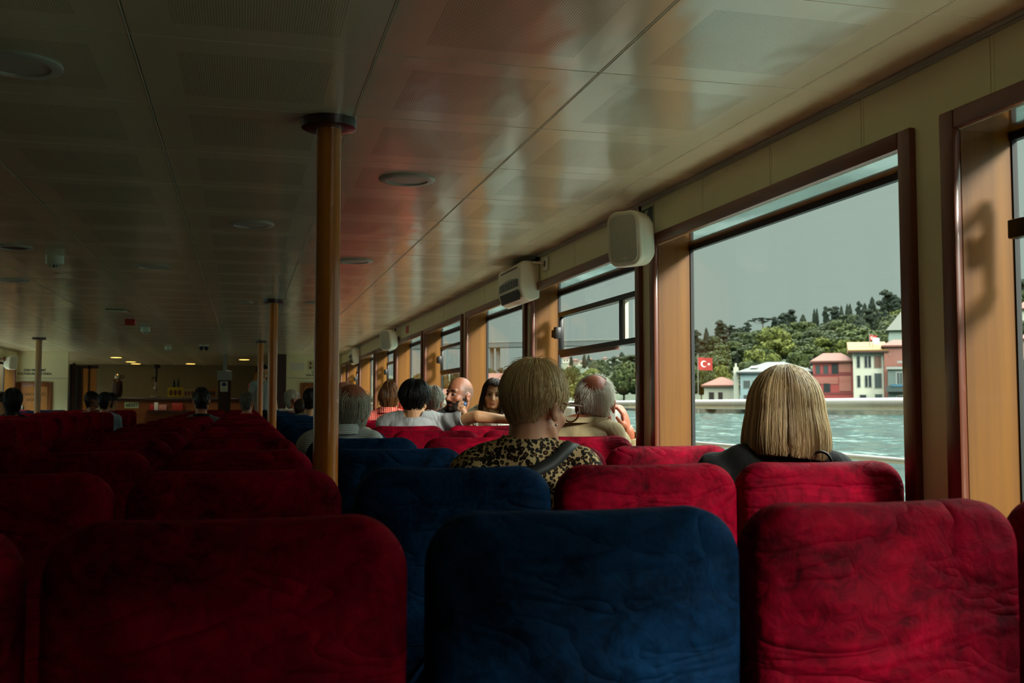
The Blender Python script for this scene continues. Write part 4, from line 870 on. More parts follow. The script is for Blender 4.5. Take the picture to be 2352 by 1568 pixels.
far('person with pale sleeve half cut off by the left edge of the picture', 2, 925, 12.9, -60, KHA, DKBR, 32)
far('person with short black hair in an olive shirt, looking right, by the orange wooden doors', 213, 919, 15.8, -62, KHA, BLACKH, 33, 'tan')
far('person with black hair and a light blue collar, in front of the counter sign', 241, 922, 14.9, -8, LBL, BLACKH, 34)
far('person with black hair beside the light blue collar, nearest the counter sign', 257, 921, 16.8, -30, BLK, BLACKH, 35)
far('person with short dark hair and a grey jacket, in front of the snack boxes', 463, 919, 10.75, 0, GRJ, BLACKH, 36, 'warm', z=-.085, ln=(.015, .03), collar=BLK)
far('person with greying hair and a bright red collar, left of the thin pillars', 568, 923, 12.8, -22, BLK, SALT, 37, 'warm', collar=REDC)
far('person with white hair in a dark jacket, in profile facing right', 673, 917, 13.75, -72, DKJ, WHITE, 38, 'ruddy')
far('person in a blue denim jacket in front of the white-haired man', 694, 934, 12.75, -30, BLU, DKBR, 39, dz=-.03)
far('person with black hair tied back and a tan top, left of the big pillar', 714, 917, 11.75, -14, TAN, BLACKH, 40)
p = atY(604, 853, 18.5)
o, *_ = person('person standing in a pale teal shirt between the two thin pillars', (p[0], 18.5, deck(18.5)), (p[0], 18.5, p[2]), math.radians(-150), math.radians(-120), sw=.22, skin=SK['olive'], top=TEAL, sleeve=.4, pants=BLK, vox=.009, seated=False, arms={'R': ((p[0]-.21, 18.4, p[2]-.45), (p[0]-.30, 18.3, p[2]-.62), (-.3, -.2, -.9), (-1, 0, 0), .4)}, hairs=FARH(BLACKH, 41))
p = atY(656, 941, 13.5); q = MB(); q.box(p[0]-.085, p[0]+.09, 13.46, 13.53, p[2]-.012, p[2]+.015)
tag(q.build('folded_paper', M['paper'], bevel=.006), 'folded white paper lying on a blue seat back, left of the big pillar', 'paper')
# ------------------------------------------------------------------ far end: bulkheads, doors, kiosk
def far_door(x0, x1, zt, label, texts, n):
    y = YE; t = bpy.data.objects.new('door_%d' % n, None); C.objects.link(t); struct(t); t.location = (x0, y, deck(y))
    w = x1-x0; h = zt-deck(y); fw = .075
    q = MB(); q.box(0, fw, -.03, .0, 0, h); q.box(w-fw, w, -.03, 0, 0, h); q.box(fw, w-fw, -.03, 0, h-fw, h); q.build('door_frame', M['frame'], t, bevel=.006)
    q = MB(); q.box(fw, w-fw, -.016, 0, .005, h-fw); lf = q.build('door_leaf', M['oak'], t)
    q = MB(); q.box(fw+.02, fw+.045, -.05, -.016, h-.52, h-.40); q.build('handle', M['steel'], lf, bevel=.005)
    for s_, body, z in texts: text('lettering', body, s_, M['ink'], facing_back(w/2, -.0175, z-deck(y)), lf)
    return t
pl0, pl1 = atY(38, 877, YE), atY(121, 877, YE)
far_door(pl0[0], pl1[0], pl0[2], '', [(.065, 'CAN YELEĞİ', pl0[2]-.21), (.065, 'DOLABI', pl0[2]-.30)], 1)
pr0 = atY(690, 879, YE); far_door(pr0[0], pr0[0]+.66, pr0[2], '', [(.065, 'CAN YELEĞİ', pr0[2]-.21), (.065, 'DOLABI', pr0[2]-.30)], 2)
def wallnote(label, x, z, lines, size, cat='sign'):
    t = thing('painted_lettering', label, cat, (x, YE-.001, z))
    for i, b_ in enumerate(lines): text('text_line', b_, size, M['ink'], facing_back(0, 0, -i*size*1.25), t, bold=.002)
p = atY(80, 850, YE); wallnote('black life jacket lettering on the wall above the left cupboard', p[0], p[2], ['CAN YELEKLERİ', 'KOLTUKLARIN ALTINDA'], .048)
p = atY(738, 854, YE); wallnote('black life jacket lettering on the wall above the right cupboard', p[0], p[2], ['CAN YELEKLERİ', 'KOLTUKLARIN ALTINDA'], .048)
a, b_ = atY(667, 833, YE), atY(698, 850, YE); q = MB(); q.box(a[0], b_[0], YE-.004, YE, b_[2], a[2]); tag(q.build('paper_notice', M['paper']), 'white printed paper on the right far wall, left of the symbol board', 'notice')
a, b_ = atY(707, 828, YE), atY(752, 849, YE); t = thing('symbol_board', 'beige board of small black symbols above the right lettering', 'sign', (a[0], YE, b_[2])); q = MB(); q.box(0, b_[0]-a[0], -.004, 0, 0, a[2]-b_[2]); q.build('board', plain('beige_board', (188, 172, 130), .6), t)
q = MB()
for i in range(4):
    for j in range(2): x, z = .05+i*.085, .045+j*.075; q.lathe([(.016,0),(.016,.002),(.001,.002)], (x, z, 0), 12); q.box(x-.018, x+.018, z-.028, z-.012, 0, .002)
q.v = [(x, -.0045-z*.5, y_) for x, y_, z in q.v]; q.build('symbols', M['ink'], t)
# joints on the bulkheads
for i, (u0, u1, v) in enumerate(((38, 155, 868), (657, 774, 868))):
    a, b_ = atY(u0, v, YE), atY(u1, v, YE); q = MB(); q.box(max(a[0], XL), min(b_[0], XR), YE-.002, YE, a[2]-.008, a[2]+.008); struct(q.build('trim_%d' % (3+i), M['alu']))
# dark sheet for doorway shade, and orange panel doors left of the kiosk
a = atY(157, 838, YE+.4); b_ = atY(188, 838, YE+.4); q = MB(); q.box(a[0], b_[0], YE+.4, YE+.46, 0, a[2]+.0); tag(q.build('dark_doorway_sheet', M['darkpanel']), 'dark sheet standing for doorway shade between the left far wall and the orange doors', 'partition')
q = MB(); p = atY(170, 838, YE+.3); q.tube([(p[0]-.05, YE+.3, deck(YE)), (p[0]-.05, YE+.3, p[2]), (p[0], YE+.3, p[2]+.02), (p[0]+.06, YE+.3, p[2]-.05), (p[0]+.06, YE+.3, deck(YE))], .022, 10); tag(q.build('black_hose', M['rubber'], smooth=True), 'black pipe bent over in front of the dark doorway sheet', 'pipe')
for i, (u0, u1) in enumerate(((191, 204), (207, 222))):
    a, b_ = atY(u0, 846, YE+1.0), atY(u1, 846, YE+1.0); t = thing('cupboard_door', ['orange wooden panel door, left one of the pair', 'orange wooden panel door, right one of the pair'][i], 'door', (a[0], YE+1.0, deck(20))); h = a[2]-deck(20); w = b_[0]-a[0]
    q = MB(); q.box(0, w, 0, .04, 0, h); q.build('panel', M['oak'], t); q = MB(); q.box(-.03, 0, -.01, .04, 0, h+.05); q.box(-.03, w+.03, -.01, .04, h, h+.06); q.build('edge_frame', M['darkpanel'], t)
# kiosk
KY = 21.0; a, b_ = atY(262, 914, KY), atY(600, 914, KY)
t = thing('kiosk_counter', 'brown wooden kiosk counter at the far end of the saloon', 'counter', (a[0], KY, deck(KY))); h = a[2]-deck(KY); w = b_[0]-a[0]
q = MB(); q.box(0, w, 0, .5, 0, h-.05); q.build('front', M['counter'], t); q = MB(); q.box(-.05, w+.05, -.06, .55, h-.05, h); q.build('worktop', M['darkpanel'], t, bevel=.01)
s0, s1 = atY(286, 923, KY-.01), atY(318, 937, KY-.01); t = thing('exit_sign', 'pale green exit sign with a running figure on the front of the kiosk counter', 'sign', (s0[0], KY, s1[2])); w_, h_ = s1[0]-s0[0], s0[2]-s1[2]
q = MB(); q.box(0, w_, -.012, -.001, 0, h_); q.build('plate', M['glow'], t); text('lettering', 'EXIT', h_*.75, M['ink'], facing_back(w_*.64, -.013, h_*.48), t, bold=.003)
q = MB(); q.box(w_*.08, w_*.30, -.0135, -.012, h_*.3, h_*.42); q.box(w_*.15, w_*.2, -.0135, -.012, h_*.2, h_*.75); q.box(w_*.1, w_*.26, -.0135, -.012, h_*.55, h_*.63); q.build('running_figure', M['green'], t)
def snack(name, label, u0, v0, u1, v1, Y, mat, deep=.2, mat2=None, cat='box'):
    p0, p1 = atY(u0, v0, Y), atY(u1, v1, Y); w_, h_ = p1[0]-p0[0], p0[2]-p1[2]
    t = thing(name, label, cat, (p0[0], Y, p1[2])); q = MB(); q.box(0, w_, 0, deep, 0, h_); q.build('carton', mat, t, bevel=min(.006, h_*.1))
    if mat2 is not None:
        q = MB()
        for k in range(3): q.ell((w_*(.22+.28*k), -.001, h_*.45), (w_*.11, .004, h_*.3), 10, 8)
        q.build('printed_picture', mat2, t)
    return t
TOPY = KY+.15
BRN = plain('brown_print', (120, 64, 30), .5)
snack('snack_box', 'yellow snack display box on the kiosk counter, leftmost of the row', 385, 889, 420, 912, TOPY, M['yellow'], .25, BRN)
snack('snack_box', 'brown and cream snack box right of the yellow box', 421, 892, 447, 912, TOPY, plain('cream_print', (190, 160, 110), .5), .25, BRN)
snack('snack_box', 'orange snack box behind the man in the grey jacket', 478, 893, 496, 912, TOPY, plain('orange_print', (176, 104, 54), .5), .25, M['darkpanel'])
for i, (u0, v0, u1, v1, mt, lb) in enumerate([(344, 929, 353, 942, M['red'], 'small red carton on the shelf below the counter'), (354, 924, 363, 942, M['white'], 'white carton beside the small red carton'), (364, 929, 383, 942, plain('pink_print', (196, 130, 110), .5), 'stack of pale pink packets on the shelf'), (395, 925, 420, 943, plain('red_yellow_print', (168, 48, 30), .5), 'red and yellow packet box on the shelf')]):
    snack('packet', lb, u0, v0, u1, v1, KY-.14, mt, .12, None, 'packet')
p0, p1 = atY(336, 943, KY-.2), atY(440, 946, KY-.2); q = MB(); q.box(p0[0], p1[0], KY-.2, KY, p1[2], p0[2]); tag(q.build('display_shelf', M['darkpanel']), 'narrow display shelf along the kiosk front', 'shelf')
# kettle, tap, column
t = thing('samovar', 'steel tea urn with a bright tap top on the kiosk counter at the left', 'tea urn', (*atY(269, 912, TOPY+.1)[:2], atY(269, 912, TOPY)[2])); k = 1.0
q = MB(); q.lathe([(.07,0),(.09,.06),(.10,.2),(.09,.30),(.06,.34)], n=24); q.build('body', M['darkpanel'], t, True); q = MB(); q.lathe([(.05,.34),(.055,.36),(.05,.44),(.03,.45)], n=20); q.build('teapot', M['steel'], t, True)
q = MB(); q.tube([(.05,0,.40),(.11,0,.42),(.12,0,.38),(.055,0,.36)], .01, 8); q.build('handle', M['black'], t, True)
p = atY(357, 912, TOPY+.15); t = thing('beverage_tap', 'tall black and steel drinks tap on the kiosk counter', 'tap', (p[0], TOPY+.15, p[2]))
q = MB(); q.tube([(0,0,0),(0,0,.3)], .014, 12); q.ell((0,0,.17), (.045,.045,.04)); q.lathe([(.1,0),(.1,.02)], n=20); q.build('steel_column', M['steel'], t, True)
q = MB(); q.tube([(.005,0,.3),(.012,0,.56)], .018, 12); q.tube([(.0,0,.38),(-.06,0,.38),(-.07,0,.34)], .012, 8); q.lathe([(.075,.0),(.06,.07)], (.01,0,.56), 16); q.build('black_column', M['black'], t, True)
for i, (u, v, hh, mt, lb) in enumerate([(399, 893, .16, plain('dark_green_glass', (36, 66, 46), .2), 'small green bottle standing on the yellow snack box'), (409, 893, .18, plain('smoke_glass', (70, 84, 80), .2), 'slim clear bottle beside the green bottle')]):
    p = atY(u, 889.3, TOPY+.1); q = MB(); q.lathe([(.026,0),(.028,.01),(.028,hh*.6),(.011,hh*.78),(.011,hh)], (p[0], TOPY+.1, p[2]), 14); tag(q.build('bottle', mt, smooth=True), lb, 'bottle', 'bottles on the snack boxes')
CY = 19.6; a, b_ = atY(502, 850, CY), atY(529, 945, CY)
t = thing('notice_column', 'dark red column with a screen and a mask poster near the middle of the far end', 'column', (a[0], CY, deck(CY))); w_ = b_[0]-a[0]; zz = lambda v: atY(515, v, CY)[2]-deck(CY)
q = MB(); q.box(.0, w_, 0, .2, 0, zz(873)); q.build('body', M['darkpanel'], t)
q = MB(); q.box(-.02, w_+.02, -.05, .1, zz(873), zz(851)); q.build('screen', M['grey'], t, bevel=.006); q = MB(); q.box(w_*.34, w_*.66, .0, .08, zz(851), ZC-deck(CY)); q.build('duct', M['grey'], t)
p0, p1 = atY(506, 876, CY), atY(523, 899, CY); t = thing('mask_poster', 'white poster with a blue masked face on the dark red column', 'poster', (p0[0], CY-.001, p1[2])); w2, h2 = p1[0]-p0[0], p0[2]-p1[2]
q = MB(); q.box(0, w2, -.006, 0, 0, h2); q.build('sheet', M['paper'], t); q = MB(); q.ell((w2*.5, -.006, h2*.72), (w2*.34, .003, h2*.2), 16, 10); q.build('blue_symbol', M['navy'], t)
for i in range(2): q = MB(); q.box(w2*.2, w2*.8, -.0075, -.006, h2*(.15+.12*i), h2*(.2+.12*i)); q.build('printed_line', M['grey'], t)
CYL = 22.6; p = atY(577, 905, 20.2); q = MB(); a, b_ = atY(571, 880, 20.0), atY(592, 930, 20.0); t = thing('extinguisher_box', 'dark red cabinet with a paper label left of the standing person', 'cabinet', (a[0], 20.0, b_[2])); q.box(0, b_[0]-a[0], 0, .2, deck(20)-b_[2], a[2]-b_[2]); q.build('cabinet_body', plain('deep_red_paint', (110, 26, 22), .4), t, bevel=.01)
q = MB(); q.box(.02, .1, -.004, 0, .22, .30); q.build('paper_label', M['paper'], t)
p0, p1 = atY(578, 845, 20.6), atY(598, 876, 20.6); q = MB(); q.add([(p0[0]+.02, 20.6, p1[2]), (p1[0], 20.6, p1[2]), (p1[0], 20.6, p0[2]), (p0[0]+.1, 20.6, p0[2]-.02)], [(0,1,2,3)]); q.add([(x, y_+.05, z) for x, y_, z in q.v], [(3,2,1,0)]+[]); 
tag(q.build('hanging_bag', plain('golden_foil', (206, 150, 70), .35)), 'golden hanging bag behind the thin pillars', 'bag')
q = MB(); a, b_ = atY(634, 824, YE+.03), atY(657, 824, YE+.03); q.box(a[0], b_[0], YE+.0, YE+.06, 0, ZC); tag(q.build('doorway_post', M['darkpanel']), 'black doorway post beside the right far wall', 'post')
# ------------------------------------------------------------------ outside: side deck, rail, water, shore
SEA = -.46
def watermat():
    t = NT('bosphorus_water'); co = t.coord('Object'); a = t.noise(t.coord('Object', (1, .55, 1)), .42, 4, .6, .6); b = t.noise(co, 1.7, 3, .55, .3)
    t.set(Base_Color=t.mix(a, lin(14, 38, 37), lin(40, 70, 65)), Roughness=.16, IOR=1.33); t.bump(t.math('MULTIPLY_ADD', b, .22, a), .6, .3); return t.mat
q = MB(); q.add([(-3000,-900,SEA-.22),(3500,-900,SEA-.22),(3500,4200,SEA-.22),(-3000,4200,SEA-.22)], [(0,1,2,3)])
g_ = np.random.default_rng(5); gx_, gy_ = np.meshgrid(np.arange(2.8, 118, .42), np.arange(0, 175, .5), indexing='ij'); hz = np.zeros_like(gx_)
for i in range(34):
    wl = 1.1*4.5**g_.random(); a = g_.normal(.9, .7); hz += .0050*wl**.75*np.sin(2*PI/wl*(gx_*math.cos(a)+gy_*math.sin(a))+g_.uniform(0, 6.28)+.8*np.sin(gx_*.11+gy_*.07*i/9))
hz *= np.clip((118-gx_)/25, 0, 1); n1, n2 = gx_.shape
q.add(np.stack([gx_, gy_, SEA+hz], -1).reshape(-1, 3), [(i*n2+j, (i+1)*n2+j, (i+1)*n2+j+1, i*n2+j+1) for i in range(n1-1) for j in range(n2-1)])
o = q.build('sea', watermat(), smooth=True); struct(o)
WP = plain('white_painted_steel', (110, 110, 104), .3)
struct(box('side_deck', M['deck'], (XR+.17, 2.66, YB, 23, -.12, -.0)))
struct(box('side_deck', M['deck'], (-5.1, XL-.17, YB, 23, -.12, -.0)))
t = thing('deck_railing', 'white tube railing of the side deck outside the windows', 'railing', (2.55, 0, 0))
q = MB(); q.tube([(0, -4, 1.201), (0, 23, 1.201)], .0275, 16); q.build('handrail', WP, t, True)
for z in (.975, .72, .46, .2): q = MB(); q.tube([(0, -4, z), (0, 23, z)], .013, 10); q.build('lower_rail', WP, t, True)
for k in range(-3, 17):
    q = MB(); q.box(-.025, .025, 1.76+k*1.335-.03, 1.76+k*1.335+.03, 0, 1.176); q.build('post', WP, t)
# white rescue box by the rail, seen past the old man
a, b_ = atD(1303, 934, 8.2), atD(1350, 985, 8.2); t = thing('rescue_box', 'white box with a dark strap outside, beside the railing left of the old man', 'box', (a[0], a[1], 0)); q = MB(); q.box(0, .42, -.1, .2, .55, a[2]); q.build('box_body', WP, t, bevel=.03)
q = MB(); q.tube([(.28, -.115, a[2]-.02), (.22, -.115, a[2]-.18)], .012, 8); q.build('strap', M['black'], t)
U = np.array([850, 950, 1050, 1150, 1260, 1330, 1400, 1460, 1560, 1650, 1750, 1900, 2080, 2200, 2400, 2600])
D0 = np.array([1150, 1080, 980, 820, 600, 470, 380, 310, 215, 195, 185, 172, 162, 158, 152, 150])
D1 = np.array([1700, 1600, 1500, 1300, 1050, 900, 780, 650, 480, 430, 400, 380, 350, 330, 310, 300])
VR = np.array([862, 862, 858, 852, 840, 832, 826, 822, 790, 772, 768, 744, 728, 730, 745, 760])
def d0(u): return float(np.interp(u, U, D0))
def d1(u): return float(np.interp(u, U, D1))
def ground(u, d):
    t = min(1, max(0, (d-d0(u)-14)/(d1(u)-d0(u)-14))); zr = 1.2+(928.4-float(np.interp(u, U, VR)))/FPX*d1(u)
    return SEA+1.1+(zr-SEA-1.1)*(t*.75+.25*t*t)
HILL = NT('hill_ground'); HILL.set(Base_Color=HILL.ramp(HILL.noise(HILL.coord('Object'), .05, 4), [(.3, lin(30, 42, 22)), (.7, lin(54, 64, 32))]), Roughness=.95)
q = MB(); nu, nd = 130, 24; vs = []
for i in range(nu):
    u = 830+(2640-830)*i/(nu-1)
    for j in range(nd+2):
        d = d0(u)+3+(d1(u)-d0(u)-3)*min(j, nd)/nd+(0 if j <= nd else 220); p = atD(u, 928.4, d); z = ground(u, d) if j <= nd else ground(u, d1(u))-4
        vs.append((p[0], p[1], z))
q.add(vs, [(i*(nd+2)+j, (i+1)*(nd+2)+j, (i+1)*(nd+2)+j+1, i*(nd+2)+j+1) for i in range(nu-1) for j in range(nd+1)])
struct(q.build('hill', HILL.mat, smooth=True))
q = MB(); us = [1500+14*i for i in range(76)]
front = [atD(u, 928.4, d0(u)) for u in us]; back = [atD(u, 928.4, d0(u)+7) for u in us]; n = len(us)
q.add([(p[0], p[1], SEA-.5) for p in front]+[(p[0], p[1], SEA+.95) for p in front]+[(p[0], p[1], SEA+1.15) for p in back], [(i, i+1, n+i+1, n+i) for i in range(n-1)]+[(n+i, n+i+1, 2*n+i+1, 2*n+i) for i in range(n-1)])
QM = NT('quay_stone'); QM.set(Base_Color=QM.ramp(QM.noise(QM.coord('Object'), .35, 4), [(.35, lin(44, 44, 30)), (.65, lin(96, 92, 76))]), Roughness=.9); struct(q.build('quay', QM.mat))
# ---- trees
def leafmat(name, dark, lite):
    t = NT(name); at = t.n('ShaderNodeAttribute', attribute_name='tone'); n = t.noise(t.coord('Object'), 2.2, 3)
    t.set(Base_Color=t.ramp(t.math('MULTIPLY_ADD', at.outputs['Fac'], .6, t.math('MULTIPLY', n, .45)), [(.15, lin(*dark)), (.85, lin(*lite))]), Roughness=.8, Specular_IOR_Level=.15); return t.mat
LEAF = {'lime': leafmat('bright_spring_leaves', (43, 50, 13), (81, 86, 34)), 'green': leafmat('green_leaves', (27, 37, 15), (59, 67, 30)), 'dull': leafmat('dull_green_leaves', (25, 36, 18), (49, 56, 30)), 'pine': leafmat('dark_pine_needles', (18, 26, 18), (37, 46, 31)), 'pale': leafmat('pale_blossom_leaves', (49, 52, 39), (81, 81, 68))}
BARK = plain('bark', (74, 62, 46), .9)
def crown(blobs, n, size, seed, flat=1.0):
    """leaf sprays scattered through the outer shells of a cluster of rounded boughs, in a unit box"""
    g = np.random.default_rng(seed); B_ = np.array(blobs, float); wts = (B_[:,3]*B_[:,4]); wts /= wts.sum(); vs = []; tn = []
    k = g.choice(len(B_), n, p=wts); d = g.normal(size=(n, 3)); d /= np.linalg.norm(d, axis=1)[:,None]; d[:,2] = np.where(d[:,2] < -.5, -d[:,2], d[:,2])
    r = g.uniform(.72, 1.06, n)**1; P = B_[k,:3]+d*r[:,None]*B_[k][:,[3,3,4]]
    for i in range(n):
        a = g.normal(size=3); a -= d[i]*(a@d[i])*.6; a /= np.linalg.norm(a); b = np.cross(a, d[i]+g.normal(0, .35, 3)); b /= np.linalg.norm(b)+1e-9; s_ = size*g.uniform(.6, 1.4)
        p = P[i]; vs += [p-a*s_-b*s_*.55*flat, p+a*s_*.2-b*s_*.8*flat, p+a*s_+b*s_*.3*flat, p-a*s_*.1+b*s_*.9*flat]; tn += [g.random()]*4
    core = MB()
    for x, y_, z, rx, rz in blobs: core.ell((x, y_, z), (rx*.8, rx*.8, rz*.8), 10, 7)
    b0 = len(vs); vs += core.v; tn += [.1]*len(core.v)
    me = bpy.data.meshes.new('crown'); me.from_pydata([tuple(p) for p in vs], [], [(4*i, 4*i+1, 4*i+2, 4*i+3) for i in range(n)]+[tuple(b0+j for j in f) for f in core.f]); me.update()
    at = me.attributes.new('tone', 'FLOAT', 'POINT'); at.data.foreach_set('value', np.array(tn, dtype=np.float32)); return me
def blobs_round(seed, n=13):
    g = np.random.default_rng(seed); L = [(0, 0, .52, .3, .34)]
    for i in range(n):
        a = g.uniform(0, 2*PI); e = g.uniform(-.35, 1.2); r = .30; L.append((r*math.cos(a)*math.cos(e), r*math.sin(a)*math.cos(e), .52+.33*math.sin(e), g.uniform(.13, .21), g.uniform(.12, .18)))
    return L
def blobs_pine(seed):
    g = np.random.default_rng(seed); L = []
    for i in range(15): z = .3+.7*i/15; r = .40*(1-.55*(z-.3)); a = g.uniform(0, 2*PI); L.append((r*g.uniform(.2, .9)*math.cos(a), r*g.uniform(.2, .9)*math.sin(a), z-.06, g.uniform(.12, .2), g.uniform(.05, .085)))
    L.append((0, 0, .45, .2, .35)); L.append((0, 0, .90, .17, .09)); return L
def blobs_umb(seed):
    g = np.random.default_rng(seed); L = []
    for i in range(9): a = 2*PI*i/9+g.uniform(-.3, .3); r = g.uniform(.18, .4); L.append((r*math.cos(a), r*math.sin(a), g.uniform(.80, .92), g.uniform(.09, .14), g.uniform(.035, .055)))
    L.append((0, 0, .93, .2, .05)); return L
CYP = [(0, 0, .2, .42, .2), (0, 0, .4, .46, .25), (0, 0, .62, .36, .22), (0, 0, .8, .22, .16), (0, 0, .93, .09, .07)]
TK = {}
def kind(nm, blobs, n, size, leaf, trunk, seed):
    me = crown(blobs, n, size, seed); me.materials.append(LEAF[leaf]); q = MB()
    q.tube([(0,0,0), (.01,0,.25), (0,.01,trunk)], [.028, .022, .012], 7)
    if nm.startswith('umb'):
        for b in blobs[:9]: q.tube([(0,.01,trunk-.25), (b[0]*.6, b[1]*.6, b[2]-.12), (b[0], b[1], b[2])], [.012, .009, .005], 6)
    tm = q.mesh('trunk'); tm.materials.append(BARK); TK[nm] = (me, tm)
for l_ in ('lime', 'green', 'dull'):
    for v in (0, 1): kind('round_%s%d' % (l_, v), blobs_round(11+v*5+len(l_)), 2600, .034, l_, .6, 50+v)
for v in (0, 1): kind('pine%d' % v, blobs_pine(31+v), 1500, .032, 'pine', .95, 60+v)
kind('umb', blobs_umb(41), 900, .026, 'pine', .9, 70); kind('cyp', CYP, 1300, .04, 'pine', .6, 80); kind('pale0', blobs_round(17, 9), 900, .03, 'pale', .8, 90)
TREES = []
def tree(k, u, vt, wpx, d, dz=0, vb=None):
    p = atD(u, vt, d); g0 = ground(u, d)+dz
    if vb is not None: g0 = atD(u, vb, d)[2]
    h = p[2]-g0; w = wpx/FPX*d; TREES.append((k, u, p[0], p[1], g0-.3, w/.92, h+.3))
T = tree
# skyline pines and cypresses above the near shore
for k, u, vt, w, d in [('pine0', 1598, 757, 34, 400), ('cyp', 1622, 752, 16, 395), ('pine1', 1652, 735, 46, 400), ('pine0', 1680, 746, 36, 405), ('pine1', 1700, 752, 40, 395), ('pine0', 1716, 739, 28, 398), ('umb', 1752, 729, 66, 400), ('pine1', 1778, 727, 34, 390), ('pine0', 1800, 718, 40, 385), ('pine1', 1818, 710, 44, 385), ('cyp', 1844, 722, 20, 380), ('cyp', 1870, 709, 11, 372), ('cyp', 1876, 708, 10, 374), ('pine0', 1896, 703, 26, 370), ('pine1', 1918, 703, 44, 365), ('cyp', 1932, 702, 14, 362), ('cyp', 1946, 698, 14, 362), ('cyp', 1952, 697, 13, 364), ('pine0', 1972, 691, 22, 355), ('cyp', 1986, 696, 20, 350), ('cyp', 2003, 682, 22, 350), ('pine1', 2032, 665, 48, 345), ('pine0', 2054, 676, 40, 342), ('pine1', 2068, 686, 40, 340)]: T(k, u, vt, w, d)
# dark stands beneath the skyline
for k, u, vt, w, d in [('cyp', 1588, 775, 26, 350), ('pine1', 1612, 778, 44, 345), ('round_dull0', 1640, 772, 50, 345), ('pine0', 1666, 768, 46, 350), ('pine1', 1690, 776, 50, 340), ('cyp', 1672, 790, 30, 330), ('round_dull1', 1726, 770, 44, 350), ('round_green0', 1842, 738, 80, 345), ('round_green1', 1800, 742, 60, 345), ('round_dull0', 1900, 738, 70, 335), ('round_green0', 1934, 732, 64, 325), ('cyp', 1976, 722, 40, 320), ('pine0', 1996, 708, 52, 322), ('cyp', 2018, 715, 34, 318), ('round_dull1', 1960, 716, 40, 325), ('round_dull0', 1986, 742, 36, 300), ('cyp', 2034, 712, 36, 312), ('round_lime0', 2060, 712, 56, 315), ('pine0', 1846, 782, 40, 310), ('round_dull0', 1880, 760, 60, 320), ('pine1', 1606, 810, 40, 290), ('pine0', 1636, 806, 50, 300), ('pine1', 1672, 812, 50, 290), ('cyp', 1700, 806, 40, 285)]: T(k, u, vt, w, d)
# broad bright trees nearer the houses
for k, u, vt, w, d in [('round_lime0', 1776, 752, 112, 268), ('round_lime1', 1740, 790, 70, 256), ('round_lime1', 1905, 765, 86, 262), ('round_lime0', 1942, 780, 64, 250), ('round_lime1', 1956, 790, 50, 240), ('round_green1', 1858, 786, 66, 256), ('round_lime0', 1772, 812, 70, 236), ('round_lime1', 1660, 826, 46, 222), ('round_green0', 1610, 840, 60, 226), ('round_green1', 1636, 846, 44, 222), ('round_dull1', 1692, 862, 44, 214), ('round_green0', 1830, 806, 60, 240), ('round_dull0', 1980, 786, 60, 236), ('round_green1', 2040, 764, 60, 250), ('round_green0', 1718, 828, 60, 240), ('round_dull0', 2010, 770, 50, 250), ('pale0', 1676, 866, 46, 204)]: T(k, u, vt, w, d)
for i in range(46):
    g = random.Random(i); u = 1575+i*11.4+g.uniform(-6, 6); d = g.choice([262, 285, 305, 330, 352]); t_ = (d-d0(u)-14)/(d1(u)-d0(u)-14); gz = ground(u, d); vb = 928.4-(gz-1.2)/d*FPX; hh = g.uniform(5, 7) if d > 300 else g.uniform(6.5, 9)
    T(g.choice(['round_green0', 'round_dull1', 'round_green1', 'round_dull0', 'round_dull1']), u, vb-hh/d*FPX, g.uniform(8, 12)/d*FPX, d)
# seen past the third window and beyond
for k, u, vt, w, d in [('round_lime0', 1352, 846, 82, 420), ('round_green0', 1432, 826, 92, 330), ('round_green1', 1470, 840, 80, 325), ('round_green1', 1392, 858, 70, 400), ('round_green0', 1316, 838, 50, 520), ('round_lime1', 1328, 874, 70, 480), ('round_dull0', 1376, 826, 60, 560), ('pine0', 1412, 818, 40, 600), ('cyp', 1428, 808, 16, 700), ('pine1', 1362, 826, 40, 640), ('cyp', 1312, 816, 12, 800), ('cyp', 1342, 812, 12, 800), ('cyp', 1352, 814, 10, 800), ('round_dull1', 1448, 812, 60, 620), ('round_dull0', 1296, 848, 60, 640), ('cyp', 1395, 826, 18, 620), ('round_dull1', 1282, 836, 50, 760), ('pine0', 1110, 845, 26, 950), ('round_dull0', 1128, 846, 34, 960), ('pine1', 1150, 844, 34, 980), ('round_dull1', 1170, 840, 44, 940), ('pine0', 1194, 838, 36, 930), ('round_dull0', 1216, 838, 50, 900), ('round_dull1', 1250, 838, 50, 820), ('round_dull0', 1050, 846, 30, 1100), ('cyp', 1028, 848, 10, 1150), ('cyp', 1037, 847, 9, 1150), ('round_dull1', 1014, 852, 34, 1150), ('pine1', 975, 856, 26, 1200), ('round_dull0', 958, 858, 30, 1200), ('round_dull1', 892, 862, 26, 1250), ('round_dull0', 1068, 856, 44, 1050), ('round_dull1', 1095, 862, 40, 1000), ('round_dull0', 1020, 872, 40, 1100), ('round_dull1', 1040, 874, 40, 1090), ('round_green0', 1138, 876, 40, 900), ('round_dull1', 945, 872, 30, 1150)]: T(k, u, vt, w, d)
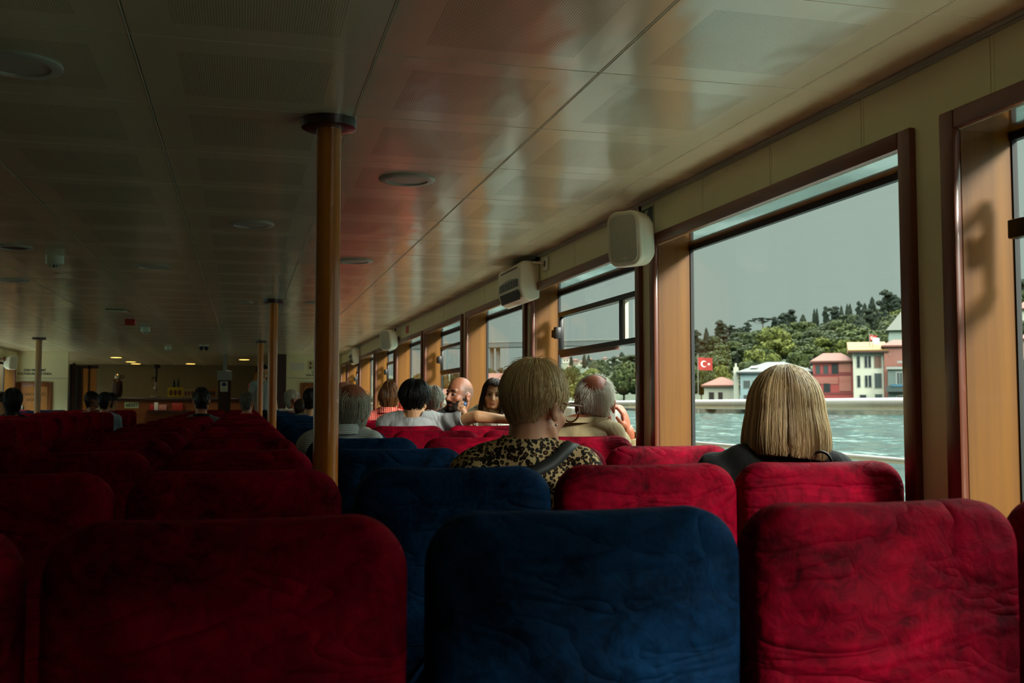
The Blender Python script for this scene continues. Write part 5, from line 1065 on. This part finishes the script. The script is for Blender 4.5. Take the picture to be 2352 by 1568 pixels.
# right of the broad pier
for k, u, vt, w, d in [('pine1', 2346, 640, 60, 320), ('pine0', 2382, 650, 60, 310), ('round_green0', 2340, 664, 70, 300), ('round_lime0', 2372, 756, 70, 240), ('round_green1', 2346, 820, 50, 190), ('round_dull0', 2362, 846, 60, 182), ('round_dull1', 2330, 726, 60, 270)]: T(k, u, vt, w, d)
NAMES = {'round_lime': ('bright yellow-green leafy tree', 'broad_tree'), 'round_green': ('mid green leafy tree', 'broad_tree'), 'round_dull': ('dull olive leafy tree', 'broad_tree'), 'pine': ('dark green pine tree', 'pine_tree'), 'umb': ('flat-topped dark umbrella pine', 'umbrella_pine'), 'cyp': ('slim dark cypress tree', 'cypress_tree'), 'pale': ('pale blossoming tree', 'blossom_tree')}
def zone(u): return 'right of the broad pier' if u > 2200 else 'in the big window' if u > 1560 else 'in the vent window' if u > 1262 else 'in the window beside the child' if u > 1090 else 'in the far windows'
def ordinal(i): return ORD[i] if i < 17 else ['eighteenth', 'nineteenth'][i-17] if i < 19 else ('twent' if i < 29 else 'thirt' if i < 39 else 'fort')+('ieth' if i % 10 == 9 else 'y-'+['', 'first', 'second', 'third', 'fourth', 'fifth', 'sixth', 'seventh', 'eighth', 'ninth'][(i+1) % 10])
grp = {}
for tr in TREES: grp.setdefault((tr[0].rstrip('01'), zone(tr[1])), []).append(tr)
for (k, z_), L in grp.items():
    L.sort(key=lambda r: r[1]); nm, on = NAMES[k]
    for i, (kk, u, x, y_, g0, w_, h_) in enumerate(L):
        lb = ('%s %s' % (nm, z_)) if len(L) == 1 else '%s %s, %s from left of its kind' % (nm, z_, ordinal(i))
        t = thing(on, lb, 'tree', (x, y_, g0), random.uniform(0, 6.28), 'trees on the far shore'); t.scale = (w_, w_, h_)
        link('crown', TK[kk][0], None, t); link('trunk', TK[kk][1], None, t)
# ---- houses on the shore
def facade(u0, u1, vt, d, turn=0, zb=None):
    turn -= .9*math.atan(((u0+u1)/2-1176)/FPX)
    um = (u0+u1)/2; c = atD(um, 928.4, d); p0, p1 = atD(u0, 928.4, d), atD(u1, 928.4, d); w_ = np.linalg.norm(p1-p0); yaw = math.atan2(p1[1]-p0[1], p1[0]-p0[0])+turn
    zt = atD(um, vt, d)[2]; z0 = SEA+.9 if zb is None else zb
    return Matrix.Translation((c[0], c[1], z0)) @ Matrix.Rotation(yaw, 4, 'Z'), w_*math.cos(turn), zt-z0
def house(label, u0, u1, vt, d, wall, wins, depth=9, turn=0, zb=None, roof=None, roofm=None, rh=2., over=.5, ridge=.5, trimm=None, bands=(), gable=False):
    Mx, w_, h_ = facade(u0, u1, vt, d, turn, zb); t = thing('house', label, 'house'); t.matrix_world = Mx
    q = MB(); q.box(-w_/2, w_/2, 0, depth, 0, h_); wl = q.build('walls', wall, t)
    for z0, z1, mt in bands: q = MB(); q.box(-w_/2-.02, w_/2+.02, -.06, 0, z0*h_, z1*h_); q.build('wall_band', mt, t)
    for x, z, a, b_, ar in wins:
        x0 = -w_/2+x*w_; q = MB(); q.box(x0-a*w_/2-.08, x0+a*w_/2+.08, -.07, .0, z*h_-b_*h_/2-.08, z*h_+b_*h_/2+.08); wn = q.build('window', trimm or WTRIM, t)
        q = MB(); q.box(x0-a*w_/2, x0+a*w_/2, -.09, -.05, z*h_-b_*h_/2, z*h_+b_*h_/2); q.build('pane', PANE if ar == 0 else ar, wn)
    o_ = over; q = MB()
    if roof == 'hip': q.add([(-w_/2-o_,-o_,h_),(w_/2+o_,-o_,h_),(w_/2+o_,depth+o_,h_),(-w_/2-o_,depth+o_,h_),(-w_/2+w_*ridge*.9,depth/2,h_+rh),(w_/2-w_*ridge*.9,depth/2,h_+rh),(-w_/2-o_,-o_,h_-.25),(w_/2+o_,-o_,h_-.25),(w_/2+o_,depth+o_,h_-.25),(-w_/2-o_,depth+o_,h_-.25)], [(0,1,5,4),(1,2,5),(2,3,4,5),(3,0,4),(6,7,1,0),(7,8,2,1),(8,9,3,2),(9,6,0,3),(9,8,7,6)])
    elif roof == 'gable': q.add([(-w_/2-o_,-o_,h_),(w_/2+o_,-o_,h_),(w_/2+o_,depth+o_,h_),(-w_/2-o_,depth+o_,h_),(0,-o_,h_+rh),(0,depth+o_,h_+rh)], [(0,3,5,4),(1,4,5,2),(0,1,4),(2,3,5),(0,1,2,3)]); 
    elif roof == 'shed': q.add([(-w_/2-o_,-o_,h_),(w_/2+o_,-o_,h_),(w_/2+o_,depth+o_,h_+rh),(-w_/2-o_,depth+o_,h_+rh),(-w_/2-o_,-o_,h_-.2),(w_/2+o_,-o_,h_-.2),(w_/2+o_,depth+o_,h_-.2),(-w_/2-o_,depth+o_,h_-.2)], [(0,1,2,3),(4,5,1,0),(5,6,2,1),(7,3,2,6),(4,0,3,7),(7,6,5,4)])
    if q.v: q.build('roof', roofm, t)
    return t, w_, h_
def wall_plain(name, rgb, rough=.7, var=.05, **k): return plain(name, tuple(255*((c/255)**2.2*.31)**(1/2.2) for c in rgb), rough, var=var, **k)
WTRIM = wall_plain('white_window_trim', (196, 198, 186), .6); PANE = wall_plain('dark_window_pane', (52, 58, 58), .15); PGREY = wall_plain('grey_window_pane', (92, 102, 100), .2)
TERR = wall_plain('terracotta_tiles', (150, 84, 58), .8, var=.2); GREYR = wall_plain('grey_metal_roof', (94, 98, 92), .6); OCH = wall_plain('ochre_roof_tiles', (176, 128, 34), .7)
WW = wall_plain('white_rendered_wall', (255, 252, 226), .7, var=.05); PBL = wall_plain('pale_blue_boarding', (176, 208, 212), .6); RDW = wall_plain('red_boarding', (232, 74, 66), .6); RDD = wall_plain('deep_red_boarding', (168, 40, 36), .6); REFL = wall_plain('painted_reflection', (236, 136, 114), .6); TCW = wall_plain('terracotta_wall', (190, 116, 96), .7); BGW = wall_plain('blue_green_boarding', (120, 140, 130), .6); PKR = wall_plain('pale_pink_wall', (206, 168, 148), .7)
house('small white house with an orange tiled roof beside the flagpole', 1618, 1700, 884, 196, WW, [(.2, .5, .14, .38, 0), (.45, .5, .12, .38, 0)], 8, 0, None, 'hip', TERR, 1.6, .6, .5)
t, w_, h_ = house('pale blue house with a grey roof behind the blonde woman', 1701, 1868, 853, 186, PBL, [(.09, .66, .09, .2, PGREY), (.22, .66, .10, .2, PGREY), (.09, .26, .09, .22, PGREY), (.22, .26, .10, .22, PGREY), (.5, .6, .1, .3, PGREY)], 14, 0, None, 'hip', GREYR, 2.0, .7, .42)
q = MB(); q.add([(-w_*.38, 1.3, h_+.75), (-w_*.27, 1.3, h_+.75), (-w_*.24, 2.8, h_+1.15), (-w_*.34, 2.8, h_+1.15)], [(0,1,2,3)]); q.build('skylight', WTRIM, t)
q = MB(); q.box(-w_/2-1.2, -w_/2-.3, 1, 2, 0, h_+.9); q.box(-w_/2-.95, -w_/2-.6, 1.2, 1.6, h_+.9, h_+1.6); q.build('chimney', WW, t)
t, w_, h_ = house('red wooden house with a terracotta roof right of the blonde head', 1870, 1961, 828, 178, RDW, [(.11, .82, .10, .17, PGREY), (.31, .82, .11, .17, PGREY), (.54, .83, .16, .2, PANE), (.11, .46, .1, .14, PGREY), (.33, .44, .16, .18, PANE)], 12, 0, None, 'hip', TERR, 1.6, .5, .3, RDD, [(.70, .735, RDD), (.30, .345, RDD), (.0, .03, RDD)])
q = MB(); q.box(w_*.14, w_/2-.4, -.11, 0, h_*.37, h_*.68); q.build('reflection_patch', REFL, t); q = MB(); q.box(w_*.14, w_/2-.4, -.11, 0, h_*.76, h_*.99); q.build('reflection_patch', REFL, t); q = MB(); q.box(-w_/2+.2, w_*.12, -.08, 0, h_*.52, h_*.66); q.build('reflection_patch', REFL, t)  # paler patches paint in reflections from the ferry window glass
t, w_, h_ = house('tall white house with an ochre roof and narrow windows', 1962, 2031, 803, 172, WW, [(.17, .80, .09, .19, 0), (.42, .80, .08, .19, 0), (.54, .80, .08, .19, 0), (.17, .47, .09, .19, 0), (.42, .47, .08, .19, 0), (.54, .47, .08, .19, 0), (.30, .13, .2, .22, 0), (.81, .80, .22, .2, wall_plain('brown_blind', (130, 82, 56), .6)), (.81, .48, .22, .24, PGREY), (.81, .13, .22, .24, PGREY)], 11, 0, None, 'shed', OCH, 2.0, .8, .5)
q = MB(); q.box(-w_/2-.8, w_/2+.8, -.8, -.5, h_-.45, h_-.2); q.build('eaves_board', M['darkpanel'], t)
for k in range(7): q = MB(); x = -w_/2+.3+k*(w_-.6)/6; q.box(x-.08, x+.08, -.6, 0, h_-.75, h_-.25); q.build('bracket', M['darkpanel'], t)
t, w_, h_ = house('terracotta house with a blue-green bay beside the dark window casing', 2033, 2100, 792, 170, TCW, [(.2, .85, .0, .0, 0)], 11, 0, None, 'hip', TERR, 1.2, .4, .4)
q = MB(); q.box(-w_/2+.5, w_/2, -1.0, 0, 0, h_*.62); q.build('bay', BGW, t); q = MB(); q.box(-w_/2+.3, w_/2-1.6, -1.3, -.9, h_*.62, h_*.66); q.box(-w_/2+2, w_/2, -1.2, -.9, h_*.72, h_*.75); q.build('bay_cornice', WTRIM, t)
for z in (.12, .48): q = MB(); q.box(-w_/2+1.7, -w_/2+2.9, -1.06, -1.0, h_*(z-.1), h_*(z+.1)); wn = q.build('window', WTRIM, t); q = MB(); q.box(-w_/2+1.9, -w_/2+2.25, -1.1, -1.05, h_*(z-.085), h_*(z+.085)); q.box(-w_/2+2.35, -w_/2+2.7, -1.1, -1.05, h_*(z-.085), h_*(z+.085)); q.build('pane', PGREY, wn)
q = MB(); q.box(-w_/2+.2, -w_/2+3.4, -2.0, -1.0, h_*.27, h_*.36); q.build('balcony', wall_plain('dark_green_rail', (62, 84, 80), .6), t); q = MB(); q.box(-w_/2+.9, -w_/2+2.9, -2.1, -1.0, h_*.35, h_*.385); q.build('blue_awning', wall_plain('blue_awning_cloth', (40, 120, 150), .7), t)
house('white gabled house high on the slope at the right edge of the big window', 2046, 2122, 757, 232, wall_plain('pale_green_wall', (186, 206, 194), .7), [(.25, .2, .06, .2, 0), (.42, .2, .06, .2, 0)], 10, 0, atD(2070, 800, 232)[2], 'gable', wall_plain('pale_bargeboard', (206, 208, 196), .6), 5.2, .7)
house('white house with a terracotta roof high up at the right edge of the picture', 2334, 2400, 706, 270, WW, [(.12, .6, .1, .3, 0)], 10, 0, atD(2360, 745, 270)[2], 'hip', TERR, 2.2, .8)
house('pale pink house at the right edge of the picture', 2334, 2400, 776, 222, PKR, [(.1, .78, .12, .14, PGREY), (.1, .3, .12, .14, PGREY)], 10, 0, atD(2360, 838, 222)[2], 'hip', TERR, 1.2, .5)
house('long orange tiled roof house beside the girl, behind the window', 1110, 1180, 873, 780, WW, [], 14, 0, None, 'hip', TERR, 5.5, 1., .2)
house('low orange roofed house behind the bald man', 1006, 1062, 906, 900, WW, [], 14, 0, None, 'hip', TERR, 5, 1., .2)
k = 0
for u, v, w_, hh, d in [(1300, 822, 16, 12, 850), (1322, 826, 12, 9, 840), (1338, 830, 18, 10, 820), (1356, 824, 11, 10, 830), (1372, 832, 14, 10, 800), (1390, 822, 9, 12, 800), (1424, 818, 9, 10, 760), (1436, 822, 8, 9, 740), (1310, 842, 14, 8, 760)]:
    pz = atD(u, v+hh, d)[2]; house('small pale hillside house behind the old man, %s from the left' % ORD[k], u-w_/2, u+w_/2, v, d, [WW, PKR][k % 2], [(.3, .55, .16, .3, 0), (.7, .55, .16, .3, 0)], 10, 0, pz, 'hip', TERR, 1.1, .4); k += 1
# flags
def flag(u0, u1, v0, v1, d, label, vb, kind_, wave=1):
    p0, p1 = atD(u0, v0, d), atD(u1, v1, d); c = atD(u0, 928.4, d); w_ = math.hypot(p1[0]-p0[0], p1[1]-p0[1]); h_ = p0[2]-p1[2]; zb = atD(u0, vb, d)[2]
    t = thing('flag', label, 'flag', (c[0], c[1], zb), math.atan2(p1[1]-p0[1], p1[0]-p0[0])); top = p0[2]-zb
    q = MB(); q.tube([(0,0,-1.3), (0,0,top+.6)], [.07, .05], 8); q.build('flagpole', WP, t)
    def wv(x, z): return (x, .22*wave*math.sin(x*1.6)*min(1, x), z-.05*x*wave)
    def sheet(nm, mt, pts_fn, y_): 
        q = MB(); pts_fn(q); vs = [wv(x, z) for x, z, _ in q.v]; q.v = [(a, b_+y_, c_) for a, b_, c_ in vs]; return q.build(nm, mt, cl if nm != 'cloth' else t)
    red = FRED if kind_ == 'red' else M['paper']; n = 12
    cl = sheet('cloth', red, lambda q: q.add([(w_*i/n, top-h_*j, 0) for j in (0, 1) for i in range(n+1)], [(i, i+1, n+2+i, n+1+i) for i in range(n)]), 0)
    cl.modifiers.new('s', 'SOLIDIFY').thickness = .02
    if kind_ == 'red':
        G = h_; cx, cy = .5*G*1.0, top-G/2
        def cres(q):
            R1, R2, off = .25*G, .2*G, .0625*G*1.0; pts = []
            a1 = [math.radians(38+ (322-38)*i/24) for i in range(25)]; outer = [(cx+R1*math.cos(a), cy+R1*math.sin(a), 0) for a in a1]
            a2 = [math.radians(50+(310-50)*i/24) for i in range(25)]; inner = [(cx+off+R2*math.cos(a), cy+R2*math.sin(a), 0) for a in a2]
            q.add(outer+inner, [(i, i+1, 25+i+1, 25+i) for i in range(24)])
        def star(q):
            sx, r_ = cx+.37*G, .125*G; pts = [(sx+(r_ if i % 2 == 0 else r_*.39)*math.cos(PI+PI*i/5), cy+(r_ if i % 2 == 0 else r_*.39)*math.sin(PI+PI*i/5), 0) for i in range(10)]; q.add(pts, [tuple(range(10))])
        for y_ in (-.03, .03): sheet('crescent', M['paper'], cres, y_); sheet('star', M['paper'], star, y_)
FRED = wall_plain('flag_red_cloth', (226, 44, 36), .8)
flag(1604, 1637, 820, 849, 188, 'red flag with a white crescent and star on a tall pole by the shore', 935, 'red')
flag(2000, 2019, 768, 781, 176, 'small red flag with crescent above the ochre roof', 800, 'red', 1.6)
flag(2007, 2025, 774, 787, 175, 'small white flag in front of the small red flag above the ochre roof', 800, 'white', 1.6)
# the viaduct across the water
t = thing('bridge', 'grey motorway bridge on tall piers across the far windows', 'bridge'); CONC = wall_plain('bridge_concrete', (120, 130, 126), .8)
pa, pb = atD(820, 798, 1120), atD(1560, 806, 1000); dr = pb-pa; dr[2] = 0; Lb = np.linalg.norm(dr); dr /= Lb; t.location = tuple(pa); t.rotation_euler = (0, 0, math.atan2(dr[1], dr[0]))
q = MB(); q.box(-200, Lb, -8, 8, -3.2, 1.6); q.build('deck', CONC, t); q = MB(); q.box(-200, Lb, -8.4, -8.0, 1.6, 2.8); q.build('parapet', wall_plain('pale_parapet', (170, 176, 166), .7), t)
for u in (1133, 1149):
    p = atD(u, 803, 1070); s_ = (p-pa)@dr; q = MB(); q.box(s_-1.2, s_+1.2, -3, 3, -pa[2]+SEA-1, -3.2); q.build('pier', CONC, t)
